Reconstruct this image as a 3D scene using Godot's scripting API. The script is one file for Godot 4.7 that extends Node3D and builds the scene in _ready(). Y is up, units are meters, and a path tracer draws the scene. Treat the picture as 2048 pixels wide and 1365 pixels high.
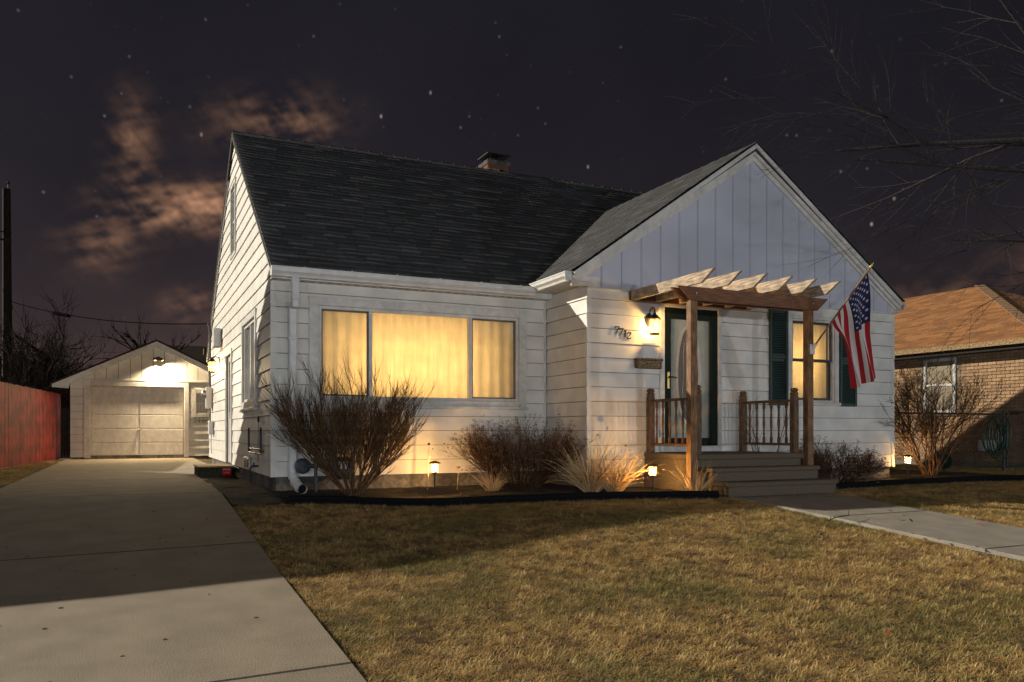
extends Node3D

var rng := RandomNumberGenerator.new()
var M := {}          # materials by name
var T := {}          # shared textures
var used := {}       # top-level names already taken
const PITCH := 0.2032

# ------------------------------------------------------------------ geometry collector
class G:
	var v := PackedVector3Array()
	var n := PackedVector3Array()
	var c := PackedColorArray()
	var uv := PackedVector2Array()
	var tint := Color.WHITE
	var with_color := false
	var with_uv := false
	func tri(a: Vector3, b: Vector3, d: Vector3) -> void:      # counter-clockwise seen from outside
		var nn := (b - a).cross(d - a).normalized()
		v.append_array(PackedVector3Array([a, d, b]))
		n.append_array(PackedVector3Array([nn, nn, nn]))
		if with_color: c.append_array(PackedColorArray([tint, tint, tint]))
	func quad(a: Vector3, b: Vector3, d: Vector3, e: Vector3) -> void:
		tri(a, b, d)
		tri(a, d, e)
	func box(lo: Vector3, hi: Vector3) -> void:
		var p := [Vector3(lo.x, lo.y, lo.z), Vector3(hi.x, lo.y, lo.z), Vector3(hi.x, hi.y, lo.z), Vector3(lo.x, hi.y, lo.z), Vector3(lo.x, lo.y, hi.z), Vector3(hi.x, lo.y, hi.z), Vector3(hi.x, hi.y, hi.z), Vector3(lo.x, hi.y, hi.z)]
		eight(p)
	func eight(p: Array) -> void:                               # 0-3 back face, 4-7 front face, each counter-clockwise seen from the front
		quad(p[4], p[5], p[6], p[7])
		quad(p[1], p[0], p[3], p[2])
		quad(p[0], p[4], p[7], p[3])
		quad(p[5], p[1], p[2], p[6])
		quad(p[7], p[6], p[2], p[3])
		quad(p[0], p[1], p[5], p[4])
	func soft_box(lo: Vector3, hi: Vector3, b := 0.006) -> void: # box with chamfered edges
		var cs := (lo + hi) / 2.0
		var h := (hi - lo) / 2.0
		b = minf(b, minf(h.x, minf(h.y, h.z)) * 0.8)
		for ax in 3:
			for s in [-1.0, 1.0]:
				var i := (ax + 1) % 3
				var j := (ax + 2) % 3
				var q := []
				for k in [[-1, -1], [1, -1], [1, 1], [-1, 1]]:
					var p := Vector3.ZERO
					p[ax] = s * h[ax]
					p[i] = k[0] * (h[i] - b)
					p[j] = k[1] * (h[j] - b)
					q.append(cs + p)
				if s > 0: quad(q[0], q[1], q[2], q[3])
				else: quad(q[3], q[2], q[1], q[0])
		for ax in 3:                                            # edges along ax
			var i := (ax + 1) % 3
			var j := (ax + 2) % 3
			for si in [-1.0, 1.0]:
				for sj in [-1.0, 1.0]:
					var q := []
					for e in [[-1, 0], [1, 0], [1, 1], [-1, 1]]:
						var p := Vector3.ZERO
						p[ax] = e[0] * (h[ax] - b)
						p[i] = si * (h[i] - (b if e[1] else 0.0))
						p[j] = sj * (h[j] - (0.0 if e[1] else b))
						q.append(cs + p)
					if si * sj > 0: quad(q[0], q[1], q[2], q[3])
					else: quad(q[3], q[2], q[1], q[0])
		for sx in [-1.0, 1.0]:
			for sy in [-1.0, 1.0]:
				for sz in [-1.0, 1.0]:
					var a := cs + Vector3(sx * h.x, sy * (h.y - b), sz * (h.z - b))
					var d := cs + Vector3(sx * (h.x - b), sy * h.y, sz * (h.z - b))
					var e := cs + Vector3(sx * (h.x - b), sy * (h.y - b), sz * h.z)
					if sx * sy * sz > 0: tri(a, d, e)
					else: tri(a, e, d)
	func bar(a: Vector3, b: Vector3, w: float, t: float, up := Vector3.UP) -> void:   # square bar between two points
		var d := (b - a).normalized()
		var s := d.cross(up)
		s = s.normalized() if s.length() > 0.01 else Vector3.RIGHT
		var u := s.cross(d).normalized()
		s *= w / 2.0
		u *= t / 2.0
		eight([b - s - u, b + s - u, b + s + u, b - s + u, a - s - u, a + s - u, a + s + u, a - s + u])
	func tube(path: Array, radii: Array, sides := 8, cap := true) -> void:
		var last := []
		var ref := Vector3.UP
		var f: Vector3 = (path[1] - path[0]).normalized()
		if absf(f.dot(ref)) > 0.95: ref = Vector3.RIGHT
		var side := f.cross(ref).normalized()
		for k in path.size():
			var dirn: Vector3
			if k == 0: dirn = path[1] - path[0]
			elif k == path.size() - 1: dirn = path[k] - path[k - 1]
			else: dirn = path[k + 1] - path[k - 1]
			dirn = dirn.normalized()
			side = (side - dirn * side.dot(dirn))
			side = side.normalized() if side.length() > 1e-4 else dirn.cross(Vector3(0.3, 0.5, 0.8)).normalized()
			var up := dirn.cross(side)
			var ring := []
			for i in sides:
				var a := TAU * i / sides
				var o := side * cos(a) + up * sin(a)
				ring.append([path[k] + o * radii[k], o])
			if k > 0:
				for i in sides:
					var j := (i + 1) % sides
					var A = last[i]
					var B = last[j]
					var C = ring[j]
					var D = ring[i]
					v.append_array(PackedVector3Array([A[0], C[0], B[0], A[0], D[0], C[0]]))
					n.append_array(PackedVector3Array([A[1], C[1], B[1], A[1], D[1], C[1]]))
					if with_color: c.append_array(PackedColorArray([tint, tint, tint, tint, tint, tint]))
			elif cap and radii[0] > 0.001:
				for i in range(1, sides - 1): tri(ring[0][0], ring[i + 1][0], ring[i][0])
			last = ring
		if cap and radii[-1] > 0.001:
			for i in range(1, sides - 1): tri(last[0][0], last[i][0], last[i + 1][0])
	func lathe(at: Vector3, prof: Array, sides := 16, axis := Vector3.UP) -> void:      # [height, radius] pairs
		var s := axis.cross(Vector3(0.31, 0.2, 0.93)).normalized()
		var u := axis.cross(s)
		for k in range(1, prof.size()):
			var h0: float = prof[k - 1][0]
			var r0: float = prof[k - 1][1]
			var h1: float = prof[k][0]
			var r1: float = prof[k][1]
			var nr := h1 - h0
			var nh := r0 - r1
			for i in sides:
				var a := TAU * i / sides
				var b := TAU * (i + 1) / sides
				var ea := s * cos(a) + u * sin(a)
				var eb := s * cos(b) + u * sin(b)
				var p := [at + axis * h0 + ea * r0, at + axis * h0 + eb * r0, at + axis * h1 + eb * r1, at + axis * h1 + ea * r1]
				var na := (ea * nr + axis * nh).normalized()
				var nb := (eb * nr + axis * nh).normalized()
				v.append_array(PackedVector3Array([p[0], p[2], p[1], p[0], p[3], p[2]]))
				n.append_array(PackedVector3Array([na, nb, nb, na, na, nb]))
				if with_color: c.append_array(PackedColorArray([tint, tint, tint, tint, tint, tint]))
	func prism(poly: PackedVector2Array, O: Vector3, U: Vector3, V: Vector3, d0: float, d1: float, slope := 0.0, v0 := 0.0) -> void:
		# polygon in (u, v), its front face at depth d1 + slope * (v - v0) along U x V, its back at d0
		var N := U.cross(V)
		if Geometry2D.is_polygon_clockwise(poly): poly.reverse()
		var ix := Geometry2D.triangulate_polygon(poly)
		var fr := []
		var bk := []
		for p in poly:
			fr.append(O + U * p.x + V * p.y + N * (d1 + slope * (p.y - v0)))
			bk.append(O + U * p.x + V * p.y + N * d0)
		for k in range(0, ix.size(), 3):
			var a := ix[k]
			var b := ix[k + 1]
			var e := ix[k + 2]
			if (poly[b] - poly[a]).cross(poly[e] - poly[a]) < 0.0:
				var sw := b
				b = e
				e = sw
			tri(fr[a], fr[b], fr[e])
			tri(bk[a], bk[e], bk[b])
		for k in poly.size():
			var j := (k + 1) % poly.size()
			quad(bk[k], bk[j], fr[j], fr[k])
	func mesh() -> ArrayMesh:
		var m := ArrayMesh.new()
		var a := []
		a.resize(Mesh.ARRAY_MAX)
		a[Mesh.ARRAY_VERTEX] = v
		a[Mesh.ARRAY_NORMAL] = n
		if with_color: a[Mesh.ARRAY_COLOR] = c
		if with_uv: a[Mesh.ARRAY_TEX_UV] = uv
		if v.size(): m.add_surface_from_arrays(Mesh.PRIMITIVE_TRIANGLES, a)
		return m

# ------------------------------------------------------------------ things and parts
func numbered(called: String) -> String:
	var k: int = used.get(called, 0)
	used[called] = k + 1
	return called if k == 0 else "%s_%03d" % [called, k]

func thing(called: String, label: String, category: String, at := Vector3.ZERO, group := "") -> Node3D:
	var o := Node3D.new()
	o.name = numbered(called)
	add_child(o)
	o.position = at
	o.set_meta("label", label)
	o.set_meta("category", category)
	if group: o.set_meta("group", group)
	return o

func origin_of(node: Node) -> Vector3:
	var p := Vector3.ZERO
	while node != self:
		p += node.position
		node = node.get_parent()
	return p

# one named mesh under a parent, its geometry given in world coordinates
func part(called: String, g: G, m: Material, parent: Node) -> MeshInstance3D:
	var o := MeshInstance3D.new()
	o.name = called
	o.mesh = g.mesh()
	o.material_override = m
	o.position = -origin_of(parent)
	parent.add_child(o, true)
	return o

func piece(called: String, mesh: Mesh, m: Material, parent: Node, xf: Transform3D) -> MeshInstance3D:
	var o := MeshInstance3D.new()
	o.name = called
	o.mesh = mesh
	o.material_override = m
	o.transform = Transform3D(xf.basis, xf.origin - origin_of(parent))
	parent.add_child(o, true)
	return o

func setting(called: String, g: G, m: Material) -> MeshInstance3D:
	var o := part(called, g, m, self)
	o.set_meta("kind", "structure")
	return o

func stuff(o: Node) -> void:
	o.set_meta("kind", "stuff")

# ------------------------------------------------------------------ materials
func lin(r: float, g: float, b: float, a := 1.0) -> Color:
	var c := Color(r, g, b).linear_to_srgb()
	c.a = a
	return c

func noise_tex(called: String, freq: float, lo: float, hi: float, octaves := 4, kind := FastNoiseLite.TYPE_SIMPLEX_SMOOTH, size := 512, contrast := 0.25, upper := -1.0) -> void:
	var f := FastNoiseLite.new()
	f.noise_type = kind
	f.seed = called.hash() % 1000
	f.frequency = freq
	f.fractal_octaves = octaves
	var t := NoiseTexture2D.new()
	t.width = size
	t.height = size
	t.seamless = true
	t.noise = f
	var r := Gradient.new()
	r.offsets = PackedFloat32Array([contrast, upper if upper > 0.0 else 1.0 - contrast])
	r.colors = PackedColorArray([Color(lo, lo, lo), Color(hi, hi, hi)])
	t.color_ramp = r
	T[called] = t

func mat(called: String, color: Color, rough: float, tex := "", scale := Vector3.ONE, bump := 0.0, coarse := "", coarse_scale := Vector3.ONE) -> StandardMaterial3D:
	var m := StandardMaterial3D.new()
	m.resource_name = called
	m.albedo_color = color
	m.roughness = rough
	if tex:
		m.albedo_texture = T[tex]
		m.uv1_triplanar = true
		m.uv1_scale = scale
		if bump > 0.0:
			m.heightmap_enabled = true
			m.heightmap_texture = T[tex]
			m.heightmap_scale = bump
	if coarse:
		m.detail_enabled = true
		m.detail_albedo = T[coarse]
		m.detail_blend_mode = BaseMaterial3D.BLEND_MODE_MUL
		m.detail_uv_layer = BaseMaterial3D.DETAIL_UV_2
		m.uv2_triplanar = true
		m.uv2_scale = coarse_scale
	M[called] = m
	return m

func glass(called: String, color: Color, alpha: float) -> StandardMaterial3D:
	var m := StandardMaterial3D.new()
	m.resource_name = called
	color.a = alpha
	m.albedo_color = color
	m.roughness = 0.03
	m.transparency = BaseMaterial3D.TRANSPARENCY_ALPHA
	M[called] = m
	return m

func glow(called: String, color: Color, energy: float) -> StandardMaterial3D:
	var m := StandardMaterial3D.new()
	m.resource_name = called
	m.albedo_color = lin(0.8, 0.7, 0.5)
	m.emission_enabled = true
	m.emission = color
	m.emission_energy_multiplier = energy
	M[called] = m
	return m

func materials() -> void:
	noise_tex("mottle", 0.012, 0.80, 1.0, 5)
	noise_tex("blotch", 0.006, 0.68, 1.0, 4)
	noise_tex("grain", 0.02, 0.55, 1.0, 5)
	noise_tex("speck", 0.09, 0.6, 1.0, 3, FastNoiseLite.TYPE_VALUE_CUBIC)
	noise_tex("faint", 0.008, 0.93, 1.0, 5)
	noise_tex("wood", 0.02, 0.72, 1.0, 5)
	noise_tex("fine", 0.10, 0.55, 1.0, 4)
	noise_tex("stain", 0.009, 0.90, 1.0, 7, FastNoiseLite.TYPE_SIMPLEX_SMOOTH, 512, 0.15, 0.75)
	noise_tex("pebble", 0.06, 0.42, 1.0, 2, FastNoiseLite.TYPE_CELLULAR, 512, 0.1)
	for k in 3:
		var w: float = [0.74, 0.72, 0.76][k]
		mat("siding%d" % k, lin(w, w * 0.97, w * 0.89), 0.55, "faint", Vector3(0.5, 0.5, 0.5))
	mat("shade_line_backing", lin(0.20, 0.14, 0.09), 0.95)  # dark brown stands in for shade in the gaps between boards
	mat("gable_paint", lin(0.52, 0.53, 0.61), 0.6, "faint", Vector3(0.12, 0.12, 0.12))
	mat("trim", lin(0.70, 0.68, 0.63), 0.5, "faint", Vector3(1.5, 1.5, 1.5), 0.05, "faint", Vector3(0.4, 0.4, 0.4))
	mat("gutter_white", lin(0.72, 0.71, 0.68), 0.38, "faint", Vector3(1.0, 1.0, 1.0))
	mat("old_white", lin(0.74, 0.71, 0.67), 0.65, "faint", Vector3(1.2, 0.7, 1.2), 0.0, "faint", Vector3(4, 4, 4))
	mat("foundation", lin(0.20, 0.18, 0.15), 0.95, "mottle", Vector3(1.5, 1.5, 1.5), 0.6, "blotch", Vector3(0.5, 0.5, 0.5))
	for k in 5:
		var s: float = [0.085, 0.105, 0.12, 0.095, 0.14][k]
		mat("shingle%d" % k, lin(s * 0.97, s * 0.98, s * 1.0), 0.95, "speck", Vector3(6, 6, 6), 0.25)
	var sv := mat("shingle_any", Color.WHITE, 0.92, "speck", Vector3(6, 6, 6), 0.25)
	sv.vertex_color_use_as_albedo = true
	mat("roof_deck", lin(0.03, 0.03, 0.03), 0.95)
	for k in 4:
		var s: float = [1.0, 0.82, 1.12, 0.92][k]
		mat("brick%d" % k, lin(0.60 * s, 0.37 * s, 0.20 * s), 0.9, "grain", Vector3(4, 4, 4), 0.3)
	mat("chimney_brick", lin(0.30, 0.10, 0.05), 0.9, "grain", Vector3(4, 4, 4), 0.3)
	mat("mortar", lin(0.30, 0.26, 0.20), 0.95, "speck", Vector3(3, 3, 3), 0.2)
	mat("concrete", lin(0.50, 0.415, 0.30), 0.93, "fine", Vector3(2.4, 2.4, 2.4), 0.06, "stain", Vector3(0.42, 0.42, 0.42))
	mat("joint_dirt", lin(0.05, 0.04, 0.03), 1.0, "grain", Vector3(3, 3, 3))
	mat("aggregate", lin(0.52, 0.40, 0.26), 0.9, "fine", Vector3(2.6, 2.6, 2.6), 0.5, "pebble", Vector3(3.0, 3.0, 3.0))
	mat("walk_concrete", lin(0.50, 0.45, 0.37), 0.93, "fine", Vector3(2.2, 2.2, 2.2), 0.25, "stain", Vector3(0.6, 0.6, 0.6))
	mat("soil", lin(0.07, 0.052, 0.034), 1.0, "grain", Vector3(1.2, 1.2, 1.2), 1.2, "blotch", Vector3(0.3, 0.3, 0.3))
	mat("mulch", lin(0.035, 0.024, 0.016), 1.0, "grain", Vector3(3, 3, 3), 2.0)
	mat("turf", lin(0.16, 0.125, 0.06), 1.0, "grain", Vector3(1.6, 1.6, 1.6), 1.5, "blotch", Vector3(0.25, 0.25, 0.25))
	mat("asphalt", lin(0.05, 0.05, 0.05), 0.9, "speck", Vector3(2, 2, 2), 0.3)
	for ax in 3:
		var sc: Vector3 = [Vector3(0.35, 5, 5), Vector3(5, 0.35, 5), Vector3(5, 5, 0.35)][ax]
		mat("cedar%d" % ax, lin(0.34, 0.175, 0.075), 0.72, "wood", sc, 0.25, "mottle", Vector3(0.7, 0.7, 0.7))
		mat("sunlit_cedar%d" % ax, lin(0.68, 0.51, 0.34), 0.72, "wood", sc, 0.2, "mottle", Vector3(0.7, 0.7, 0.7))  # same cedar as the posts, sunlit paleness put into its colour
		mat("cedar_dark%d" % ax, lin(0.22, 0.085, 0.032), 0.65, "wood", sc, 0.25)
		mat("oiled%d" % ax, lin(0.20, 0.105, 0.045), 0.65, "wood", sc, 0.25, "mottle", Vector3(1.2, 1.2, 1.2))
	mat("red_fence", lin(0.52, 0.032, 0.014), 0.7, "grain", Vector3(4, 0.35, 4), 0.2, "blotch", Vector3(0.6, 0.6, 0.6))
	mat("dark_wood", lin(0.035, 0.026, 0.02), 0.9, "grain", Vector3(4, 0.4, 4), 0.3)
	mat("pole_wood", lin(0.045, 0.035, 0.03), 0.95, "grain", Vector3(3, 0.25, 3), 0.6)
	mat("shutter_green", lin(0.012, 0.035, 0.028), 0.5, "faint", Vector3(2, 2, 2))
	mat("door_green", lin(0.007, 0.015, 0.011), 0.6)
	M["door_green"].metallic_specular = 0.3
	mat("door_cream", lin(0.50, 0.52, 0.42), 0.5, "faint", Vector3(1, 1, 1))
	mat("lead_glass", lin(0.22, 0.125, 0.05), 0.3, "pebble", Vector3(2.4, 2.4, 2.4), 1.6)
	mat("black_metal", lin(0.012, 0.012, 0.014), 0.4)
	mat("cable_black", lin(0.008, 0.008, 0.010), 1.0)
	M["cable_black"].metallic_specular = 0.0
	mat("fence_wire", lin(0.03, 0.028, 0.028), 0.6)
	mat("iron_grey", lin(0.05, 0.055, 0.07), 0.5, "mottle", Vector3(3, 3, 3))
	mat("steel", lin(0.35, 0.35, 0.35), 0.4)
	M["steel"].metallic = 0.9
	mat("brass", lin(0.55, 0.36, 0.12), 0.35)
	M["brass"].metallic = 0.8
	mat("bronze", lin(0.24, 0.15, 0.06), 0.45, "grain", Vector3(2.2, 2.2, 2.2), 0.05)
	M["bronze"].metallic = 0.5
	mat("galvanised", lin(0.13, 0.125, 0.12), 0.5)
	M["galvanised"].metallic = 0.4
	mat("plastic_white", lin(0.65, 0.65, 0.66), 0.4)
	mat("plastic_red", lin(0.45, 0.012, 0.008), 0.35)
	mat("plastic_green", lin(0.012, 0.045, 0.022), 0.4)
	mat("plastic_black", lin(0.010, 0.010, 0.011), 0.95)
	M["plastic_black"].metallic_specular = 0.15
	mat("moss_concrete", lin(0.055, 0.065, 0.035), 0.95, "grain", Vector3(2, 2, 2), 0.8)
	mat("bark", lin(0.21, 0.125, 0.066), 0.95, "grain", Vector3(5, 1.0, 5), 0.5)
	mat("bark_dark", lin(0.13, 0.075, 0.045), 0.95, "grain", Vector3(5, 1.0, 5), 0.5)
	mat("bark_grey", lin(0.085, 0.075, 0.072), 0.95, "grain", Vector3(4, 1.0, 4), 0.5)
	for k in ["bark", "bark_dark", "bark_grey"]: M[k].metallic_specular = 0.1
	mat("seed_head", lin(0.20, 0.11, 0.06), 1.0)
	mat("straw", lin(0.55, 0.39, 0.20), 0.85)
	mat("shade_cloth", lin(0.30, 0.22, 0.12), 0.9)
	mat("roof_brown", lin(0.075, 0.038, 0.026), 0.95, "grain", Vector3(2, 2, 2), 0.3)
	mat("dim_brick", lin(0.16, 0.075, 0.05), 0.95, "grain", Vector3(2, 2, 2), 0.3)
	var tv := mat("tan_shingle_any", Color.WHITE, 0.95, "speck", Vector3(3, 3, 3), 0.2)
	tv.vertex_color_use_as_albedo = true
	var gm := mat("grass_blade", Color.WHITE, 0.8)
	gm.vertex_color_use_as_albedo = true
	gm.backlight_enabled = true
	gm.backlight = Color(0.35, 0.3, 0.15)
	var cm := mat("curtain", lin(0.86, 0.66, 0.33), 0.95, "faint", Vector3(4, 0.3, 4), 0.0, "faint", Vector3(0.7, 0.7, 0.7))
	cm.backlight_enabled = true
	cm.backlight = Color(1, 1, 1)
	glass("pane", lin(0.9, 0.95, 0.93), 0.06)
	glass("lamp_glass", lin(0.95, 0.75, 0.45), 0.25)
	glow("bulb_glow", lin(1.0, 0.58, 0.20), 4.0)
	glow("fill_lamp_glow", lin(0.85, 0.92, 1.0), 6.0)  # glow of the added fill lamps

# ------------------------------------------------------------------ ground
func ground(x: float, z: float) -> float:
	var d := 0.0
	if z > 0.0: d = -0.0713 * minf(z, 4.25)
	if z > 4.25: d -= 0.0525 * (minf(z, 13.0) - 4.25)
	var l := 0.0
	if z > 3.3: l = -0.073 * (minf(z, 13.0) - 3.3)
	return lerpf(d, l, smoothstep(-0.6, 4.2, x)) if x > -0.6 else d - 0.018 * (minf(-0.6 - x, 4.0)) * clampf(z / 3.0, 0.0, 1.0)

# seen by the camera within a margin (used only to leave out grass that no view could show)
func near_view(x: float, z: float, margin: float) -> bool:
	var dx := x + 1.683
	var dz := z - 10.93
	var deep := 0.4258 * dx - 0.9048 * dz
	return deep > 0.6 and absf(0.9048 * dx + 0.4258 * dz) < 0.63 * deep + margin

func _ready() -> void:
	rng.seed = 7712
	materials()
	view_and_light()
	terrain()
	white_house()
	porch()
	garage()
	left_side()
	right_side()
	background()
	plants()
	lawn_grass()
	small_things()

# ------------------------------------------------------------------ camera, sky, light
func view_and_light() -> void:
	var cam := Camera3D.new()
	cam.name = "camera"
	add_child(cam)
	cam.position = Vector3(-1.683, 0.807, 10.93)
	cam.rotation = Vector3(0, -deg_to_rad(25.2), 0)
	cam.projection = Camera3D.PROJECTION_FRUSTUM
	cam.near = 0.1
	cam.far = 900.0
	cam.size = 0.1 * 1365.0 / 1625.0
	cam.frustum_offset = Vector2(0, 0.1 * 179.5 / 1625.0)
	cam.current = true
	var sun := DirectionalLight3D.new()
	sun.name = "sun"
	add_child(sun)
	sun.look_at_from_position(Vector3.ZERO, Vector3(1.0, -0.56, 0.75), Vector3.UP)
	sun.light_energy = 1.4
	sun.light_color = lin(1.0, 0.91, 0.76)
	sun.light_angular_distance = 0.5
	sun.shadow_enabled = true
	var e := Environment.new()
	e.background_mode = Environment.BG_SKY
	e.tonemap_mode = Environment.TONE_MAPPER_LINEAR
	e.tonemap_exposure = 1.15
	e.sdfgi_enabled = true
	e.ssao_enabled = true
	e.ssil_enabled = true
	var sky := Sky.new()
	var pm := PanoramaSkyMaterial.new()
	pm.panorama = ImageTexture.create_from_image(night_sky())
	sky.sky_material = pm
	e.sky = sky
	var we := WorldEnvironment.new()
	we.name = "world"
	we.environment = e
	add_child(we)
	for p in [[-22.0, "added grey globe fill lamp across the road, farthest left"], [-13.0, "added grey globe fill lamp across the road, second from the left"], [-4.5, "added grey globe fill lamp across the road, straight behind the driveway"], [4.0, "added grey globe fill lamp across the road, opposite the picture window"], [15.5, "added grey globe fill lamp across the road, second from the right"], [25.5, "added grey globe fill lamp across the road, farthest right"]]:
		added_fill_lamp(Vector3(p[0], 0, 22.0), p[1])  # lamps added behind the camera to brighten the shaded front

func added_fill_lamp(at: Vector3, label: String) -> void:  # added fill lamp, standing in for sky light on the front walls
	at.y = -0.8
	var t := thing("added_fill_lamp", label, "street lamp", at, "added fill lamps across the road")
	var g := G.new()
	g.tube([at, at + Vector3(0, 1.1, 0), at + Vector3(0, 2.2, 0)], [0.09, 0.075, 0.055], 10)
	part("pole", g, M.steel, t)
	g = G.new()
	g.lathe(at + Vector3(0, 2.15, 0), [[0.0, 0.06], [0.05, 0.16], [0.09, 0.17], [0.10, 0.0]], 14)
	part("fitting", g, M.iron_grey, t)
	g = G.new()
	g.lathe(at + Vector3(0, 2.66, 0), [[0.0, 0.0], [0.0, 0.17], [0.05, 0.12], [0.10, 0.03], [0.16, 0.0]], 14)
	part("finial", g, M.iron_grey, t)
	g = G.new()
	g.lathe(at + Vector3(0, 2.22, 0), [[0.0, 0.0], [0.02, 0.14], [0.12, 0.215], [0.24, 0.225], [0.36, 0.19], [0.44, 0.15], [0.45, 0.0]], 18)
	part("lamp_globe", g, M.fill_lamp_glow, t)
	var l := OmniLight3D.new()
	l.name = "added_fill_light"
	t.add_child(l)
	l.position = Vector3(0, 2.45, 0)
	l.light_energy = 34.0
	l.light_color = lin(0.88, 0.93, 1.0)
	l.light_size = 0.2
	l.omni_range = 80.0
	l.omni_attenuation = 2.0
	l.shadow_enabled = true

func night_sky() -> Image:
	var w := 2048
	var h := 1024
	var im := Image.create_empty(w, h, false, Image.FORMAT_RGBF)
	var f := FastNoiseLite.new()
	f.seed = 5
	f.frequency = 1.0
	f.fractal_octaves = 5
	f.fractal_gain = 0.55
	# wisps: azimuth, height, half widths (degrees), strength
	var wisps := [[-86.2, 14.4, 3.8, 1.2, 1.5], [-90.0, 17.3, 1.2, 2.6, 0.55], [-81.2, 20.0, 3.4, 1.5, 0.55], [-79.3, 18.6, 1.6, 1.8, 0.4], [-91.6, 11.5, 1.8, 1.5, 0.5], [-86.3, 8.2, 1.6, 0.9, 0.5], [-35.0, 8.5, 8.0, 2.2, 0.16], [-130.0, 14.0, 6.0, 2.0, 0.6], [-150.0, 20.0, 4.0, 2.0, 0.5], [40.0, 16.0, 7.0, 2.0, 0.5], [95.0, 13.0, 6.0, 2.4, 0.6], [150.0, 18.0, 5.0, 2.0, 0.5], [0.0, 15.0, 6.0, 2.0, 0.4]]
	for r in h / 2 + 2:
		var el := (0.5 - (r + 0.5) / h) * 180.0
		var ce := cos(deg_to_rad(el))
		var low := exp(-maxf(el, 0.0) / 4.5)
		for c in w:
			var az := (c + 0.5) / w * 360.0 - 90.0
			if az > 180.0: az -= 360.0
			var p := Vector3(cos(deg_to_rad(az)) * ce, sin(deg_to_rad(el)), sin(deg_to_rad(az)) * ce)
			var side := 0.5 + 0.5 * cos(deg_to_rad(az + 105.0))     # a little lighter towards the town
			var base := Vector3(0.0090, 0.0086, 0.0115) * (0.62 + 0.75 * side)
			var nz := f.get_noise_3dv(p * 3.0 + Vector3(3, 1, 2))
			base *= 1.0 + 0.25 * nz
			base += Vector3(0.15, 0.078, 0.045) * low * (0.12 + 0.88 * side * side) * (0.85 + 0.6 * nz)
			base += Vector3(0.013, 0.011, 0.016) * exp(-maxf(el, 0.0) / 18.0) * side
			var cl := 0.0
			for k in wisps:
				var da := fposmod(az - k[0] + 180.0, 360.0) - 180.0
				var dx: float = da / k[2]
				var dy: float = (el - k[1] - da * 0.12) / k[3]
				var q := dx * dx + dy * dy
				if q < 9.0: cl += k[4] * exp(-q)
			if cl > 0.003:
				var n2 := f.get_noise_3dv(Vector3(p.x * 16.0, p.y * 22.0, p.z * 16.0))
				var n3 := f.get_noise_3dv(Vector3(p.x * 6.0 + 9.0, p.y * 9.0, p.z * 6.0))
				var n4 := f.get_noise_3dv(Vector3(p.x * 40.0 + p.y * 30.0, p.y * 20.0, p.z * 40.0))
				var n5 := f.get_noise_3dv(Vector3(p.x * 22.0 - p.y * 60.0, p.y * 14.0 + p.x * 12.0, p.z * 22.0 + 4.0))
				cl *= pow(clampf(0.72 + 0.9 * n2 + 1.0 * n3 + 0.7 * n4 + 1.1 * n5, 0.0, 1.8), 1.5)
				base += Vector3(0.21, 0.105, 0.056) * cl
			base *= 0.8
			im.set_pixel(c, r, Color(base.x, base.y, base.z))
	var low_row := Color(0.03, 0.02, 0.016)
	im.fill_rect(Rect2i(0, h / 2 + 2, w, h / 2 - 2), low_row)
	im.resize(4096, 2048, Image.INTERPOLATE_CUBIC)
	var sr := RandomNumberGenerator.new()
	sr.seed = 99
	var stars := [[-73.99, 21.0, 3], [-70.49, 22.52, 2], [-67.83, 21.1, 1], [-68.39, 20.41, 1.5], [-59.42, 17.99, 2], [-40.87, 13.11, 3.5], [-42.73, 16.49, 1.5], [-40.58, 16.86, 1], [-38.42, 16.52, 1.2], [-39.59, 14.55, 2], [-39.1, 14.96, 1], [-41.2, 16.46, 1], [-85.75, 18.88, 2], [-91.49, 19.16, 1.5], [-94.77, 14.32, 1.5], [-93.26, 20.93, 1], [-86.48, 20.36, 1], [-85.5, 25.4, 1], [-96.13, 23.9, 1], [-78.53, 25.25, 1], [-46.07, 19.04, 1], [-45.44, 18.97, 1], [-33.73, 19.24, 1], [-90.04, 22.66, 1], [-65.68, 25.92, 1], [-57.16, 25.07, 0.8], [-62.47, 20.74, 0.8], [-50.01, 22.73, 0.8], [-43.3, 23.49, 1.2], [-91.91, 13.25, 1], [-90.5, 20.52, 0.8], [-63.0, 21.7, 0.8], [-64.38, 20.02, 0.7]]
	for k in 3500:
		stars.append([sr.randf_range(-180, 180), rad_to_deg(asin(sr.randf_range(0.12, 1.0))), 0.05 + 0.4 * pow(sr.randf(), 3.0)])
	for s in stars:
		var x := fposmod(s[0] + 90.0, 360.0) / 360.0 * 4096.0
		var y: float = (0.5 - s[1] / 180.0) * 2048.0
		var tone := Color(1.0, sr.randf_range(0.72, 1.0), sr.randf_range(0.6, 1.1))
		var k: float = minf(0.17 * s[2], 0.8)
		if s[2] >= 3: tone = Color(1.0, 0.85, 0.7)
		for j in (2 if s[2] >= 2.0 else 1):                         # short trails, as the exposure drew them
			var px := int(x) + 0
			var py := int(y) + j
			if py > 1 and py < 1000:
				var q := im.get_pixel(posmod(px, 4096), py)
				im.set_pixel(posmod(px, 4096), py, Color(q.r + tone.r * k * 0.7, q.g + tone.g * k * 0.7, q.b + tone.b * k * 0.7))
	return im

# ------------------------------------------------------------------ terrain, drive, walk, beds
func steps_between(cuts: Array) -> Array:                # [from, to, step] -> grid lines
	var out := []
	for c in cuts:
		var k: float = c[0]
		while k < c[1] - 1e-4:
			out.append(k)
			k += c[2]
	out.append(cuts[-1][1])
	return out

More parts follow.
